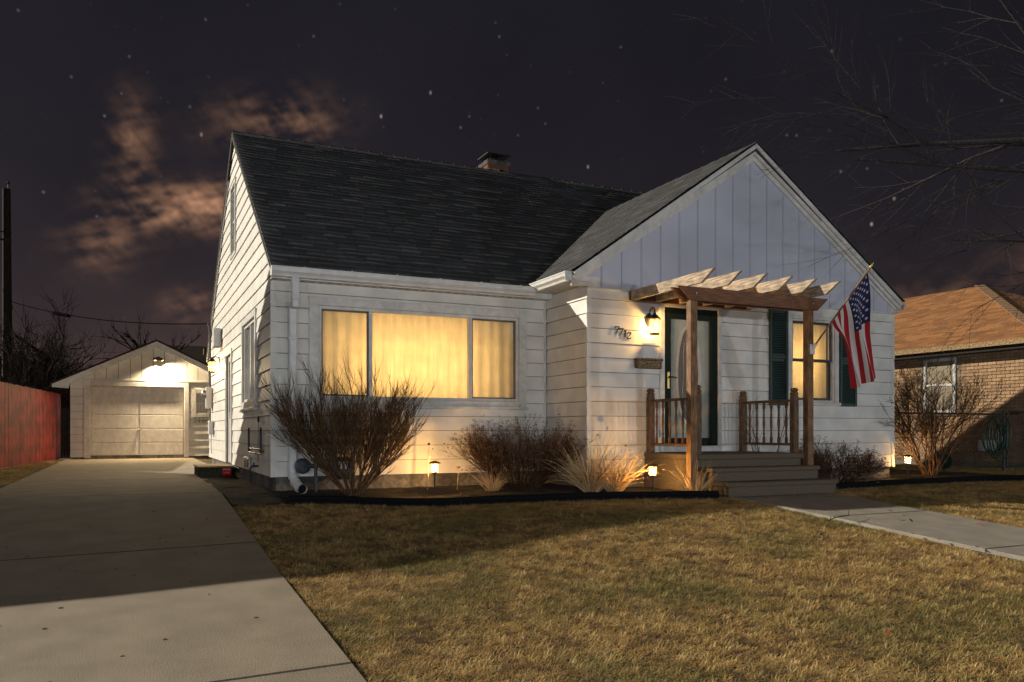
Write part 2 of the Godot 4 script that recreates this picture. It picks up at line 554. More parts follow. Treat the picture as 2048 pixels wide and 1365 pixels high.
func sheet(xs: Array, zs: Array, lift: float, g: G, rough := 0.0) -> void:
	var f := FastNoiseLite.new()
	f.seed = 3
	f.frequency = 1.1
	var up := func(x: float, z: float) -> Vector3: return Vector3(x, ground(x, z) + lift + rough * f.get_noise_2d(x, z), z)
	for i in xs.size() - 1:
		for j in zs.size() - 1:
			var x0: float = xs[i]
			var x1: float = xs[i + 1]
			var z0: float = zs[j]
			var z1: float = zs[j + 1]
			g.quad(up.call(x0, z1), up.call(x1, z1), up.call(x1, z0), up.call(x0, z0))

const DRIVE_L := -3.32
const DRIVE_R := -0.615

func drive_right(z: float) -> float:
	return DRIVE_R if z > -0.6 else lerpf(DRIVE_R, -0.48, clampf((-0.6 - z) / 4.0, 0.0, 1.0))

func in_bed(x: float, z: float) -> bool:                 # planting beds beside the house
	if x > 0.0 and x < 4.93 and z < bed_front(x) and z > -0.5: return true
	if x > 6.75 and x < 12.6 and z > -1.5 and z < bed_right(x): return true
	if x > -0.62 and x <= 0.15 and z < 0.9 and z > -9.0: return true
	return false

func bed_front(x: float) -> float:
	if x < 1.9: return lerpf(0.85, 1.85, smoothstep(0.0, 1.9, x))
	return lerpf(1.85, 3.12, (x - 1.9) / 3.03)

func bed_right(x: float) -> float:
	return 2.62 - 0.34 * smoothstep(6.7, 9.5, x) + 0.22 * smoothstep(10.0, 12.6, x)

func terrain() -> void:
	var g := G.new()
	sheet(steps_between([[-300.0, -60.0, 60.0], [-60.0, -8.0, 13.0], [-8.0, -4.0, 1.0], [-4.0, 14.0, 0.3], [14.0, 30.0, 4.0], [30.0, 300.0, 90.0]]), steps_between([[-300.0, -60.0, 60.0], [-60.0, -20.0, 10.0], [-20.0, 0.0, 2.0], [0.0, 13.2, 0.3], [13.2, 60.0, 11.7], [60.0, 300.0, 60.0]]), -0.035, g, 0.008)
	setting("ground", g, M.turf)
	g = G.new()
	g.box(Vector3(-120, -0.95, 14.6), Vector3(120, ground(5, 20) - 0.02, 21.0))
	setting("road", g, M.asphalt)
	# concrete drive: slabs with open joints
	var drive := Node3D.new()
	drive.name = "driveway"
	add_child(drive)
	drive.set_meta("kind", "structure")
	var joints := [14.4, 10.15, 6.65, 3.12, -0.4, -3.95, -7.5, -11.05, -15.2]
	g = G.new()
	for z in joints.slice(1, -1): sheet(steps_between([[DRIVE_L, drive_right(z) if z > -5.0 else 0.0, 0.3]]), [z - 0.012, z + 0.012], 0.0015, g)
	part("joint_dirt", g, M.joint_dirt, drive)
	for k in joints.size() - 1:
		slab_piece("concrete_slab", joints[k + 1] + 0.007, joints[k] - 0.007, drive, func(z): return DRIVE_L, func(z): return drive_right(z) if z > -5.0 else 0.02, M.concrete, 0.10)
	# front walk
	var walk := Node3D.new()
	walk.name = "walkway"
	add_child(walk)
	walk.set_meta("kind", "structure")
	joints = [14.4, 12.7, 11.1, 9.5, 7.9, 6.3, 4.62, 3.11]
	g = G.new()
	for z in joints.slice(1, -1): sheet(steps_between([[5.05, 6.45, 0.28]]), [z - 0.012, z + 0.012], 0.0015, g)
	part("joint_dirt", g, M.joint_dirt, walk)
	for k in joints.size() - 1:
		slab_piece("concrete_slab", joints[k + 1] + 0.007, joints[k] - 0.007, walk, func(z): return 4.95 + 0.03 * (z - 3.1), func(z): return 6.47, M.walk_concrete, 0.09)
	# planting beds
	g = G.new()
	var f := FastNoiseLite.new()
	f.seed = 8
	f.frequency = 3.0
	for strip in [[0.0, 4.93, 0], [6.75, 12.6, 1]]:
		var x: float = strip[0]
		while x < strip[1] - 0.01:
			var x1: float = minf(x + 0.1, strip[1])
			var rows := 22
			for j in rows:
				var q := []
				for e in [[x, j], [x1, j], [x1, j + 1], [x, j + 1]]:
					var ex: float = e[0]
					var zf := bed_front(ex) if strip[2] == 0 else bed_right(ex)
					var z := lerpf(zf, -0.1 if strip[2] == 0 else -1.2, float(e[1]) / rows)
					q.append(Vector3(ex, ground(ex, z) + 0.012 + 0.02 * f.get_noise_2d(ex * 3.0, z * 3.0), z))
				g.quad(q[0], q[1], q[2], q[3])
			x = x1
	setting("planting_bed", g, M.mulch)
	g = G.new()
	sheet(steps_between([[-0.60, 0.02, 0.1]]), steps_between([[-4.9, 0.9, 0.1]]), 0.0, g, 0.03)
	setting("soil_strip", g, M.soil)
	# black edging along the beds
	for side in 2:
		var path := []
		var rad := []
		for k in 45:
			var x := lerpf(0.06 if side == 0 else 6.85, 4.78 if side == 0 else 12.6, k / 44.0)
			var z := (bed_front(x) if side == 0 else bed_right(x)) + 0.02
			path.append(Vector3(x, ground(x, z) + 0.045, z))
			rad.append(0.035)
		var t := thing("bed_edging", ["black plastic edging curving along the bed under the picture window", "black plastic edging of the bed right of the front steps"][side], "edging", Vector3(path[0].x, 0, path[0].z), "bed edging")
		g = G.new()
		g.tube(path, rad, 7)
		part("rim", g, M.plastic_black, t)
		g = G.new()
		for k in 44:
			g.bar(path[k] - Vector3(0, 0.05, 0), path[k + 1] - Vector3(0, 0.05, 0), 0.012, 0.08)
		part("skirt", g, M.plastic_black, t)

func slab_piece(called: String, z0: float, z1: float, parent: Node, left: Callable, right: Callable, m: Material, thick: float) -> void:
	var g := G.new()
	var nz := maxi(1, int((z1 - z0) / 0.3))
	var nx := 8
	var P := func(i: int, j: int, lift: float) -> Vector3:
		var z := lerpf(z0, z1, float(j) / nz)
		var x := lerpf(left.call(z), right.call(z), float(i) / nx)
		return Vector3(x, ground(x, z) + lift, z)
	for j in nz:
		for i in nx:
			g.quad(P.call(i, j + 1, 0.0), P.call(i + 1, j + 1, 0.0), P.call(i + 1, j, 0.0), P.call(i, j, 0.0))
		g.quad(P.call(0, j, -thick), P.call(0, j + 1, -thick), P.call(0, j + 1, 0.0), P.call(0, j, 0.0))
		g.quad(P.call(nx, j + 1, -thick), P.call(nx, j, -thick), P.call(nx, j, 0.0), P.call(nx, j + 1, 0.0))
	for i in nx:
		g.quad(P.call(i, nz, -thick), P.call(i + 1, nz, -thick), P.call(i + 1, nz, 0.0), P.call(i, nz, 0.0))
		g.quad(P.call(i + 1, 0, -thick), P.call(i, 0, -thick), P.call(i, 0, 0.0), P.call(i + 1, 0, 0.0))
	part(called, g, m, parent)

# ------------------------------------------------------------------ the white house
func rect(u0: float, v0: float, u1: float, v1: float) -> PackedVector2Array:
	return PackedVector2Array([Vector2(u0, v0), Vector2(u1, v0), Vector2(u1, v1), Vector2(u0, v1)])

# lapped boards: every course a board of its own, cut round the openings
func siding(parent: Node, O: Vector3, U: Vector3, outline: PackedVector2Array, holes: Array, v_start: float, v_end: float, joint_every := 3.6, pitch := PITCH, proud := 0.022) -> void:
	var lo := INF
	var hi := -INF
	for p in outline:
		lo = minf(lo, p.x)
		hi = maxf(hi, p.x)
	var v := v_start
	var row := 0
	while v < v_end - 0.01:
		var top := minf(v + pitch, v_end)
		var cuts := [lo]
		var at := lo + joint_every * rng.randf_range(0.3, 1.0)
		while at < hi - 0.5:
			cuts.append(at)
			at += joint_every
		cuts.append(hi)
		for k in cuts.size() - 1:
			var gap := 0.0015
			var polys := Geometry2D.intersect_polygons(rect(cuts[k] + (gap if k else 0.0), v, cuts[k + 1], top - 0.008), outline)  # gap above each board lets the dark backing draw the lap shadow
			for hole in holes:
				var next: Array[PackedVector2Array] = []
				for p in polys: next.append_array(Geometry2D.clip_polygons(p, hole))
				polys = next
			for p in polys:
				if p.size() < 3 or Geometry2D.triangulate_polygon(p).is_empty(): continue
				var g := G.new()
				var d := proud + rng.randf_range(-0.002, 0.002)
				g.prism(p, O, U, Vector3.UP, 0.0, d, -(d - 0.004) / pitch, v)
				part("siding_board", g, M["siding%d" % rng.randi_range(0, 2)], parent)
		v += pitch
		row += 1

func backing(parent: Node, O: Vector3, U: Vector3, outline: PackedVector2Array, holes: Array, thick := 0.12) -> Node:
	var polys: Array[PackedVector2Array] = [outline]
	# cut in vertical strips so that every opening is open at its sides
	var us := []
	for p in outline: us.append(p.x)
	for h in holes:
		us.append(h[0].x)
		us.append(h[2].x)
	us.sort()
	var g := G.new()
	for k in us.size() - 1:
		if us[k + 1] - us[k] < 0.002: continue
		var strip := Geometry2D.intersect_polygons(rect(us[k], -1.0, us[k + 1], 12.0), outline)
		for h in holes:
			var next: Array[PackedVector2Array] = []
			for p in strip: next.append_array(Geometry2D.clip_polygons(p, rect(h[0].x - 0.0005, h[0].y, h[2].x + 0.0005, h[2].y)))
			strip = next
		for p in strip: 
			if p.size() >= 3 and not Geometry2D.triangulate_polygon(p).is_empty(): g.prism(p, O, U, Vector3.UP, -thick, -0.001)
	return part("wall", g, M.shade_line_backing, parent)

func lbox(g: G, O: Vector3, U: Vector3, u0: float, u1: float, v0: float, v1: float, d0: float, d1: float, soft := 0.004) -> void:
	var N := U.cross(Vector3.UP)
	var a := O + U * u0 + Vector3.UP * v0 + N * d0
	var b := O + U * u1 + Vector3.UP * v1 + N * d1
	g.soft_box(Vector3(minf(a.x, b.x), minf(a.y, b.y), minf(a.z, b.z)), Vector3(maxf(a.x, b.x), maxf(a.y, b.y), maxf(a.z, b.z)), soft)

func frame(g: G, O: Vector3, U: Vector3, u0: float, u1: float, v0: float, v1: float, w: float, d0: float, d1: float) -> void:
	lbox(g, O, U, u0, u0 + w, v0, v1, d0, d1)
	lbox(g, O, U, u1 - w, u1, v0, v1, d0, d1)
	lbox(g, O, U, u0 + w, u1 - w, v1 - w, v1, d0, d1 - 0.002)
	lbox(g, O, U, u0 + w, u1 - w, v0, v0 + w, d0, d1 - 0.002)

func pleated(O: Vector3, U: Vector3, u0: float, u1: float, v0: float, v1: float, d: float, amp: float, wave: float) -> G:
	var N := U.cross(Vector3.UP)
	var g := G.new()
	var k := int((u1 - u0) / (wave / 8.0))
	var pts := []
	for i in k + 1:
		var u := lerpf(u0, u1, float(i) / k)
		pts.append([u, d + amp * sin(TAU * u / wave + 1.3 * sin(u * 3.1)) + amp * 0.5 * sin(TAU * u / wave * 0.37)])
	var rows := 6
	for i in k:
		for r in rows:
			var q := []
			for e in [[i, r], [i + 1, r], [i + 1, r + 1], [i, r + 1]]:
				var f := float(e[1]) / rows
				var p = pts[e[0]]
				q.append(O + U * p[0] + Vector3.UP * lerpf(v0, v1, f) + N * (d + (p[1] - d) * (1.0 - 0.45 * f)))
			g.quad(q[0], q[1], q[2], q[3])
	return g

func room_light(parent: Node, O: Vector3, U: Vector3, u: float, v: float, d: float, size: Vector2, energy: float) -> void:
	var N := U.cross(Vector3.UP)
	var l := AreaLight3D.new()
	l.name = "room_light"
	parent.add_child(l)
	var at := O + U * u + Vector3.UP * v + N * d
	l.transform = Transform3D(Basis(-U, Vector3.UP, -N), at - origin_of(parent))
	l.area_size = size
	l.light_energy = energy
	l.light_color = lin(1.0, 0.72, 0.38)
	l.area_range = 12.0
	l.shadow_enabled = true

# tabs of asphalt shingle laid in courses from the eave up a slope; R runs along the eave, S up the slope
func shingles(roof: Node, eave: Vector3, R: Vector3, S: Vector3, courses: int, from: Callable, to: Callable, singles: Callable, expo: float, tones: Array, any: Material, tone_mats: Array) -> void:
	var N := R.cross(S).normalized()
	var rest := G.new()
	rest.with_color = true
	var shared := {}
	for k in courses:
		var u: float = from.call(k) - rng.randf_range(0.0, 0.25)
		var end: float = to.call(k)
		var start: float = from.call(k)
		while u < end:
			var w: float = [0.26, 0.30, 0.34, 0.38][rng.randi_range(0, 3)]
			var a := maxf(u, start)
			var b := minf(u + w, end)
			u += w
			if b - a < 0.04: continue
			var tone := rng.randi_range(0, tones.size() - 1)
			var full := absf(b - a - w) < 0.001
			var drop := rng.randf_range(-0.006, 0.006)
			var tip := rng.randf_range(0.011, 0.019)
			if full and singles.call(k, a):
				var key := [w, int(tip * 500.0)]
				if not shared.has(key):
					var sg := G.new()
					tab(sg, Vector3.ZERO, Vector3.RIGHT, Vector3.BACK * -1.0, Vector3.UP, 0.003, w - 0.003, 0.0, expo + 0.012, tip)
					shared[key] = sg.mesh()
				piece("shingle", shared[key], tone_mats[tone], roof, Transform3D(Basis(R, N, -S), eave + R * a + S * (k * expo + drop)))
			else:
				rest.tint = tones[tone]
				tab(rest, eave, R, S, N, a + 0.0015, b - 0.0015, k * expo + drop, (k + 1) * expo + 0.01, tip)
	stuff(part("shingle_field", rest, any, roof))

func tab(g: G, O: Vector3, R: Vector3, S: Vector3, N: Vector3, a: float, b: float, s0: float, s1: float, tip: float) -> void:
	var p := []
	for e in [[a, s0, 0.0], [b, s0, 0.0], [b, s1, 0.0], [a, s1, 0.0], [a, s0, tip], [b, s0, tip], [b, s1, 0.004], [a, s1, 0.004]]:
		p.append(O + R * e[0] + S * e[1] + N * e[2])
	g.eight(p)

const EAVE_Z := 0.2
const EAVE_Y := 2.935
const SLOPE := 0.73
const RIDGE_Z := -4.1
const WING_L := 4.04
const WING_R := 10.02
const WING_Z := 1.23
const WEAVE_X := 3.75
const WEAVE_Y := 2.975
const WSLOPE := 0.6945
const WRIDGE_X := 6.925

func main_y(z: float) -> float: return EAVE_Y + SLOPE * (EAVE_Z - z)
func wing_y(x: float) -> float: return WEAVE_Y + WSLOPE * (minf(x, 2.0 * WRIDGE_X - x) - WEAVE_X)

func white_house() -> void:
	var hs := thing("white_house", "white lap-sided cottage with dark shingle roof and front gable", "house", Vector3(0, 0, 0))
	var X := Vector3.RIGHT
	var Z := Vector3(0, 0, 1)
	var g := G.new()
	# foundation
	g.box(Vector3(0.05, -0.25, -9.15), Vector3(9.0, 0.215, -0.04))
	g.box(Vector3(WING_L + 0.05, -0.25, -0.2), Vector3(WING_R - 0.04, 0.213, WING_Z - 0.04))
	part("foundation", g, M.foundation, hs)
	# openings (u0, v0, u1, v1): casing outside, rough opening inside
	var pic := rect(0.47, 1.12, 3.69, 2.60)
	var frw := rect(7.65, 1.21, 8.735, 2.64)
	var dor := rect(5.225, 0.20, 6.339, 2.665)
	var siw := rect(-3.02, 1.11, -1.36, 2.60)
	var att := rect(-4.62, 3.9, -3.86, 5.22)
	var sid := rect(-5.5, 0.2, -4.45, 2.30)
	# front wall of the main part
	var o_main := rect(0.0, 0.2, WING_L, 2.80)
	var w := backing(hs, Vector3.ZERO, X, o_main, [rect(0.58, 1.25, 3.58, 2.48)])
	siding(w, Vector3.ZERO, X, o_main, [pic], 0.2016, 2.80, 9.0)
	# gable end along the drive
	var peak := main_y(RIDGE_Z) - 0.09
	var o_side := PackedVector2Array([Vector2(-9.2, 0.2), Vector2(0, 0.2), Vector2(0, main_y(0.0) - 0.10), Vector2(RIDGE_Z, peak), Vector2(-9.2, 2.45)])
	w = backing(hs, Vector3.ZERO, Z, o_side, [rect(-2.94, 1.2, -1.44, 2.52), rect(-4.56, 3.98, -3.92, 5.15), rect(-5.4, 0.22, -4.55, 2.22)])
	siding(w, Vector3.ZERO, Z, o_side, [siw, att, sid], 0.2016, peak, 3.4)
	# wing: left return, front, right return
	var o_ret := rect(0.023, 0.2, WING_Z, 2.86)
	w = backing(hs, Vector3(WING_L, 0, 0), Z, o_ret, [])
	siding(w, Vector3(WING_L, 0, 0), Z, o_ret, [], 0.2016, 2.86, 9.0)
	var o_wing := rect(WING_L, 0.2, WING_R, 2.80)
	w = backing(hs, Vector3(0, 0, WING_Z), X, o_wing, [rect(7.72, 1.29, 8.66, 2.57), rect(5.30, 0.19, 6.28, 2.60)])
	siding(w, Vector3(0, 0, WING_Z), X, o_wing, [frw, dor], 0.2016, 2.80, 3.9)
	w = backing(hs, Vector3(WING_R, 0, 0), -Z, rect(-WING_Z, 0.2, 3.0, 2.86), [])
	# back walls and the far gable, plain
	g = G.new()
	g.box(Vector3(0.13, 0.2, -9.2), Vector3(9.0, 2.5, -9.08))
	g.box(Vector3(8.9, 0.2, -9.0), Vector3(9.0, 2.7, -0.13))
	part("wall", g, M.siding0, hs)
	# wing gable: upright boards
	var gz := WING_Z + 0.028
	var gtri := PackedVector2Array([Vector2(WING_L - 0.02, 2.79), Vector2(WING_R + 0.0, 2.79), Vector2(WING_R, wing_y(WING_R) - 0.05), Vector2(WRIDGE_X, wing_y(WRIDGE_X) - 0.05), Vector2(WING_L - 0.02, wing_y(WING_L - 0.02) - 0.05)])
	g = G.new()
	g.prism(PackedVector2Array([Vector2(WING_L, 2.802), Vector2(WING_R - 0.02, 2.802), Vector2(WING_R - 0.02, wing_y(WING_R) - 0.08), Vector2(WRIDGE_X, wing_y(WRIDGE_X) - 0.1), Vector2(WING_L, wing_y(WING_L) - 0.08)]), Vector3(0, 0, WING_Z), X, Vector3.UP, -0.1, 0.012)
	w = part("wall", g, M.shade_line_backing, hs)
	var u := 3.90
	while u < WING_R:
		for p in Geometry2D.intersect_polygons(rect(u + 0.004, 2.7, u + 0.3262, 6.0), gtri):
			g = G.new()
			g.prism(p, Vector3(0, 0, gz), X, Vector3.UP, -0.015, 0.010)
			var lo := INF
			var hi := -INF
			for q in p:
				lo = minf(lo, q.x)
				hi = maxf(hi, q.x)
			part("gable_board", g, M.gable_paint, w)
		g = G.new()                                         # a narrow rib beside each seam
		var top := wing_y(u + 0.035) - 0.09
		if top > 2.9 and u > WING_L: lbox(g, Vector3(0, 0, gz), X, u + 0.018, u + 0.030, 2.795, top, 0.009, 0.015, 0.002)
		if g.v.size(): part("gable_rib", g, M.gable_paint, w)
		u += 0.3302
	g = G.new()
	lbox(g, Vector3(0, 0, WING_Z), X, WING_L - 0.03, WING_R + 0.0, 2.772, 2.792, -0.01, 0.046)
	part("drip_ledge", g, M.trim, hs)
	# corner caps, one to a course
	var v := 0.2016
	while v < 2.72:
		for c in [[Vector3(0, 0, 0), X, -0.026, 0.055], [Vector3(0, 0, 0), Z, -0.055, 0.0], [Vector3(0, 0, WING_Z), X, WING_L - 0.026, WING_L + 0.05], [Vector3(WING_L, 0, 0), Z, WING_Z - 0.055, WING_Z], [Vector3(0, 0, WING_Z), X, WING_R - 0.05, WING_R + 0.012]]:
			g = G.new()
			g.prism(rect(c[2], v - 0.002, c[3], minf(v + PITCH - 0.004, 2.76)), c[0], c[1], Vector3.UP, 0.0, 0.0265, -0.09, v)
			part("corner_cap", g, M.siding2, hs)
		v += PITCH
	g = G.new()
	lbox(g, Vector3.ZERO, X, WING_L - 0.055, WING_L - 0.023, 0.2, 2.74, 0.0, 0.03)
	part("corner_bead", g, M.trim, hs)
	house_roof(hs)
	house_windows(hs)
	house_door(hs)

func house_roof(hs: Node3D) -> void:
	var X := Vector3.RIGHT
	var tones := []
	var tm := []
	for k in 5:
		var s: float = [0.085, 0.105, 0.12, 0.095, 0.14][k]
		tones.append(Color(s * 0.97, s * 0.98, s))
		tm.append(M["shingle%d" % k])
	var ry := main_y(RIDGE_Z)
	var wy := wing_y(WRIDGE_X)
	var xl := -0.06
	var xr := 9.1
	# decks
	var g := G.new()
	g.prism(PackedVector2Array([Vector2(EAVE_Z, EAVE_Y - 0.012), Vector2(EAVE_Z, EAVE_Y - 0.05), Vector2(RIDGE_Z, ry - 0.14), Vector2(-9.45, 2.46), Vector2(-9.45, 2.53), Vector2(RIDGE_Z, ry - 0.012)]), Vector3(xr, 0, 0), Vector3(0, 0, -1) * -1.0, Vector3.UP, 0.0, xr - xl)
	var roof := part("roof", g, M.roof_deck, hs)
	var wd := G.new()
	wd.prism(PackedVector2Array([Vector2(WEAVE_X, WEAVE_Y - 0.012), Vector2(WEAVE_X, WEAVE_Y - 0.05), Vector2(WRIDGE_X, wy - 0.12), Vector2(2 * WRIDGE_X - WEAVE_X, WEAVE_Y - 0.05), Vector2(2 * WRIDGE_X - WEAVE_X, WEAVE_Y - 0.012), Vector2(WRIDGE_X, wy - 0.012)]), Vector3.ZERO, X, Vector3.UP, -3.1, WING_Z + 0.115)
	var wroof := part("roof", wd, M.roof_deck, hs)
	# shingles, main slope
	var S := Vector3(0, SLOPE, -1).normalized()
	var expo := 0.135
	var courses := int(Vector2(EAVE_Z - RIDGE_Z, ry - EAVE_Y).length() / expo)
	var to := func(k: int) -> float:
		var z := EAVE_Z - k * expo * absf(S.z)
		return minf(3.75 + (0.145 - z) / 0.951 + 0.06, xr) if z > -2.95 else xr
	var single := func(k: int, a: float) -> bool: return k < 14 and a < 4.6
	shingles(roof, Vector3(0, EAVE_Y, EAVE_Z + 0.03), X, S, courses, func(k): return xl, to, single, expo, tones, M.shingle_any, tm)
	# rear slope, plain courses
	var S2 := Vector3(0, ry - 2.53, RIDGE_Z + 9.45 ).normalized()
	shingles(roof, Vector3(0, 2.53, -9.45), -X, S2, 46, func(k): return -xr, func(k): return -xl, func(k, a): return false, 0.137, tones, M.shingle_any, tm)
	# wing, left slope
	var S3 := Vector3(1, WSLOPE, 0).normalized()
	var wc := int(Vector2(WRIDGE_X - WEAVE_X, wy - WEAVE_Y).length() / expo)
	var zf := WING_Z + 0.15
	shingles(wroof, Vector3(WEAVE_X - 0.03, WEAVE_Y, 0), Vector3(0, 0, 1), S3, wc, func(k): return 0.145 - 0.951 * (k * expo * S3.x) - 0.14, func(k): return zf, func(k, a): return k < 18, expo, tones, M.shingle_any, tm)
	var S4 := Vector3(-1, WSLOPE, 0).normalized()
	shingles(wroof, Vector3(2 * WRIDGE_X - WEAVE_X + 0.03, WEAVE_Y, 0), Vector3(0, 0, -1), S4, wc, func(k): return -zf, func(k): return 3.0, func(k, a): return false, expo, tones, M.shingle_any, tm)
	# ridge caps
	for k in 37:
		var cg := G.new()
		var x := xl + k * 0.245
		cap_piece(cg, Vector3(x, ry + 0.02, RIDGE_Z), X, 0.26, 0.15, SLOPE)
		part("ridge_cap", cg, tm[k % 5], roof)
	for k in 18:
		var cg := G.new()
		cap_piece(cg, Vector3(WRIDGE_X, wy + 0.02, zf - k * 0.245), Vector3(0, 0, -1), 0.26, 0.15, WSLOPE)
		part("ridge_cap", cg, tm[k % 5], wroof)
	# rake boards and fascia of the wing gable
	for s in [-1.0, 1.0]:
		for lay in [[WING_Z + 0.028, WING_Z + 0.062, 0.20], [WING_Z + 0.062, WING_Z + 0.10, 0.135], [WING_Z + 0.10, WING_Z + 0.135, 0.06]]:
			g = G.new()
			var x0: float = WRIDGE_X + s * (WRIDGE_X - WEAVE_X)
			var wd2: float = lay[2]
			var yo := WEAVE_Y - 0.014
			var poly := PackedVector2Array([Vector2(x0, yo), Vector2(x0, yo - wd2 * 0.8), Vector2(x0 - s * 0.22, yo - wd2 * 0.8 - 0.02), Vector2(WRIDGE_X, wy - wd2 * 1.25 - 0.01), Vector2(WRIDGE_X, wy - 0.014)])
			if lay[2] > 0.2: poly[2] = Vector2(x0 - s * 0.30, yo - wd2 * 0.9)
			else: poly[2] = Vector2(x0 - s * 0.05, yo - wd2 * 0.8)
			g.prism(poly, Vector3.ZERO, X, Vector3.UP, lay[0], lay[1])
			part("rake_board", g, M.trim, hs)
	for s in [[WEAVE_X + 0.02, WING_L + 0.16], [WING_R - 0.12, 10.08]]:
		g = G.new()
		g.box(Vector3(s[0], 2.796, WING_Z - 0.03), Vector3(s[1], 2.93, WING_Z + 0.0275 + (0.016 if s[0] < 5.0 else 0.018)))
		part("eave_return", g, M.trim, hs)
	# rake trim of the main gable, left
	for s in [[Vector3(-0.035, EAVE_Y - 0.06, EAVE_Z), Vector3(-0.035, ry - 0.075, RIDGE_Z)], [Vector3(-0.035, 2.45, -9.45), Vector3(-0.035, ry - 0.075, RIDGE_Z)]]:
		g = G.new()
		g.bar(s[0], s[1], 0.03, 0.09)
		part("rake_board", g, M.trim, hs)
	# soffits and gutters
	g = G.new()
	g.box(Vector3(-0.04, 2.77, 0.0), Vector3(4.04, 2.785, 0.20))
	g.box(Vector3(3.60, 2.785, 0.18), Vector3(4.04, 2.95, 0.20))
	part("soffit", g, M.trim, hs)
	g = G.new()
	for k in 31:
		lbox(g, Vector3.ZERO, X, 0.1 + k * 0.12, 0.16 + k * 0.12, 2.7665, 2.7695, 0.09, 0.11, 0.0005)
	part("soffit_vent", g, M.black_metal, hs)
	g = G.new()
	g.box(Vector3(3.77, 2.845, 0.20), Vector3(WING_L, 2.86, WING_Z + 0.08))
	part("soffit", g, M.trim, hs)
	g = G.new()
	g.box(Vector3(WING_R, 2.845, -3.0), Vector3(10.08, 2.86, WING_Z + 0.08))
	part("soffit", g, M.trim, hs)
	var kp := PackedVector2Array([Vector2(0, 0), Vector2(0.075, 0), Vector2(0.085, 0.03), Vector2(0.118, 0.06), Vector2(0.122, 0.105), Vector2(0.128, 0.105), Vector2(0.128, 0.122), Vector2(0.108, 0.122), Vector2(0.106, 0.068), Vector2(0.07, 0.012), Vector2(0.012, 0.012), Vector2(0.012, 0.122), Vector2(0, 0.122)])
	g = G.new()
	g.prism(kp, Vector3(3.70, 2.787, 0.205), Vector3(0, 0, 1), Vector3.UP, 0.0, 3.75)
	part("gutter", g, M.gutter_white, hs)
	g = G.new()
	g.prism(kp, Vector3(3.765, 2.847, 0.20), Vector3(-1, 0, 0), Vector3.UP, -1.10, 0.0)
	part("gutter", g, M.gutter_white, hs)
	g = G.new()
	g.box(Vector3(3.635, 2.846, 1.302), Vector3(3.766, 2.972, 1.312))
	part("gutter_end", g, M.gutter_white, hs)
	g = G.new()
	g.box(Vector3(-0.056, 2.787, 0.205), Vector3(-0.0505, 2.909, 0.33))
	part("gutter_end", g, M.gutter_white, hs)
	g = G.new()
	g.prism(kp, Vector3(10.10, 2.847, WING_Z + 0.07), Vector3(1, 0, 0), Vector3.UP, -4.0, 0.0)
	part("gutter", g, M.gutter_white, hs)
	for k in 6:
		g = G.new()
		g.box(Vector3(0.35 + k * 0.62, 2.905, 0.21), Vector3(0.365 + k * 0.62, 2.92, 0.335))
		part("gutter_hanger", g, M.steel, hs)
	# downspout with elbow at the foot
	g = G.new()
	g.soft_box(Vector3(0.20, 2.50, 0.215), Vector3(0.30, 2.79, 0.29), 0.012)
	g.soft_box(Vector3(0.205, 2.40, 0.10), Vector3(0.295, 2.50, 0.285), 0.012)
	g.soft_box(Vector3(0.20, 0.26, 0.024), Vector3(0.30, 2.46, 0.104), 0.012)
	var ds := part("downspout", g, M.gutter_white, hs)
	g = G.new()
	var path := [Vector3(0.25, 0.28, 0.064), Vector3(0.255, 0.20, 0.072), Vector3(0.27, 0.13, 0.13), Vector3(0.30, 0.07, 0.24), Vector3(0.325, 0.055, 0.36)]
	g.tube(path, [0.056, 0.058, 0.064, 0.062, 0.066], 10, false)
	for k in 3: g.tube([path[1 + k], path[1 + k] + (path[2 + k] - path[1 + k]).normalized() * 0.012], [0.068, 0.068], 10)
	part("elbow", g, M.gutter_white, ds)
	g = G.new()
	g.lathe(path[4] - Vector3(0.01, 0, 0.04), [[0.0, 0.0], [0.001, 0.062]], 10, (path[4] - path[3]).normalized())
	part("outlet_shade", g, M.plastic_black, ds)  # black disc stands for the shade inside the pipe end
	g = G.new()
	for q in [0.9, 2.0]: g.soft_box(Vector3(0.19, q, 0.023), Vector3(0.31, q + 0.03, 0.108), 0.004)
	part("strap", g, M.gutter_white, ds)
	# chimney: bricks, crown, cap
	var cb := Vector3(4.93, 5.86, -4.75)
	g = G.new()
	g.box(cb + Vector3(0.01, 0, 0.01), cb + Vector3(0.47, 0.40, 0.47))
	var ch := part("chimney", g, M.mortar, hs)
	for row in 5:
		for k in 2:
			for face in 4:
				var bg := G.new()
				var o := 0.0 if row % 2 == 0 else 0.115
				var y := cb.y + row * 0.08 + 0.005
				var a := 0.002 + k * 0.24 + (o if k == 0 else 0.0)
				var b := minf(a + 0.228, 0.478)
				match face:
					0: bg.box(Vector3(cb.x + a, y, cb.z + 0.46), Vector3(cb.x + b, y + 0.068, cb.z + 0.48))
					1: bg.box(Vector3(cb.x, y, cb.z + a), Vector3(cb.x + 0.02, y + 0.068, cb.z + b - 0.02))
					2: bg.box(Vector3(cb.x + 0.46, y, cb.z + a), Vector3(cb.x + 0.48, y + 0.068, cb.z + b - 0.02))
					3: bg.box(Vector3(cb.x + a, y, cb.z), Vector3(cb.x + b, y + 0.068, cb.z + 0.02))
				part("brick", bg, M.chimney_brick if (row + k) % 3 else M.brick1, ch)
	g = G.new()
	g.soft_box(cb + Vector3(-0.02, 0.40, -0.02), cb + Vector3(0.50, 0.50, 0.50), 0.015)
	part("crown", g, M.foundation, ch)
	g = G.new()
	for p in [[0.1, 0.1], [0.38, 0.1], [0.1, 0.38], [0.38, 0.38]]: g.bar(cb + Vector3(p[0], 0.5, p[1]), cb + Vector3(p[0], 0.63, p[1]), 0.02, 0.02)
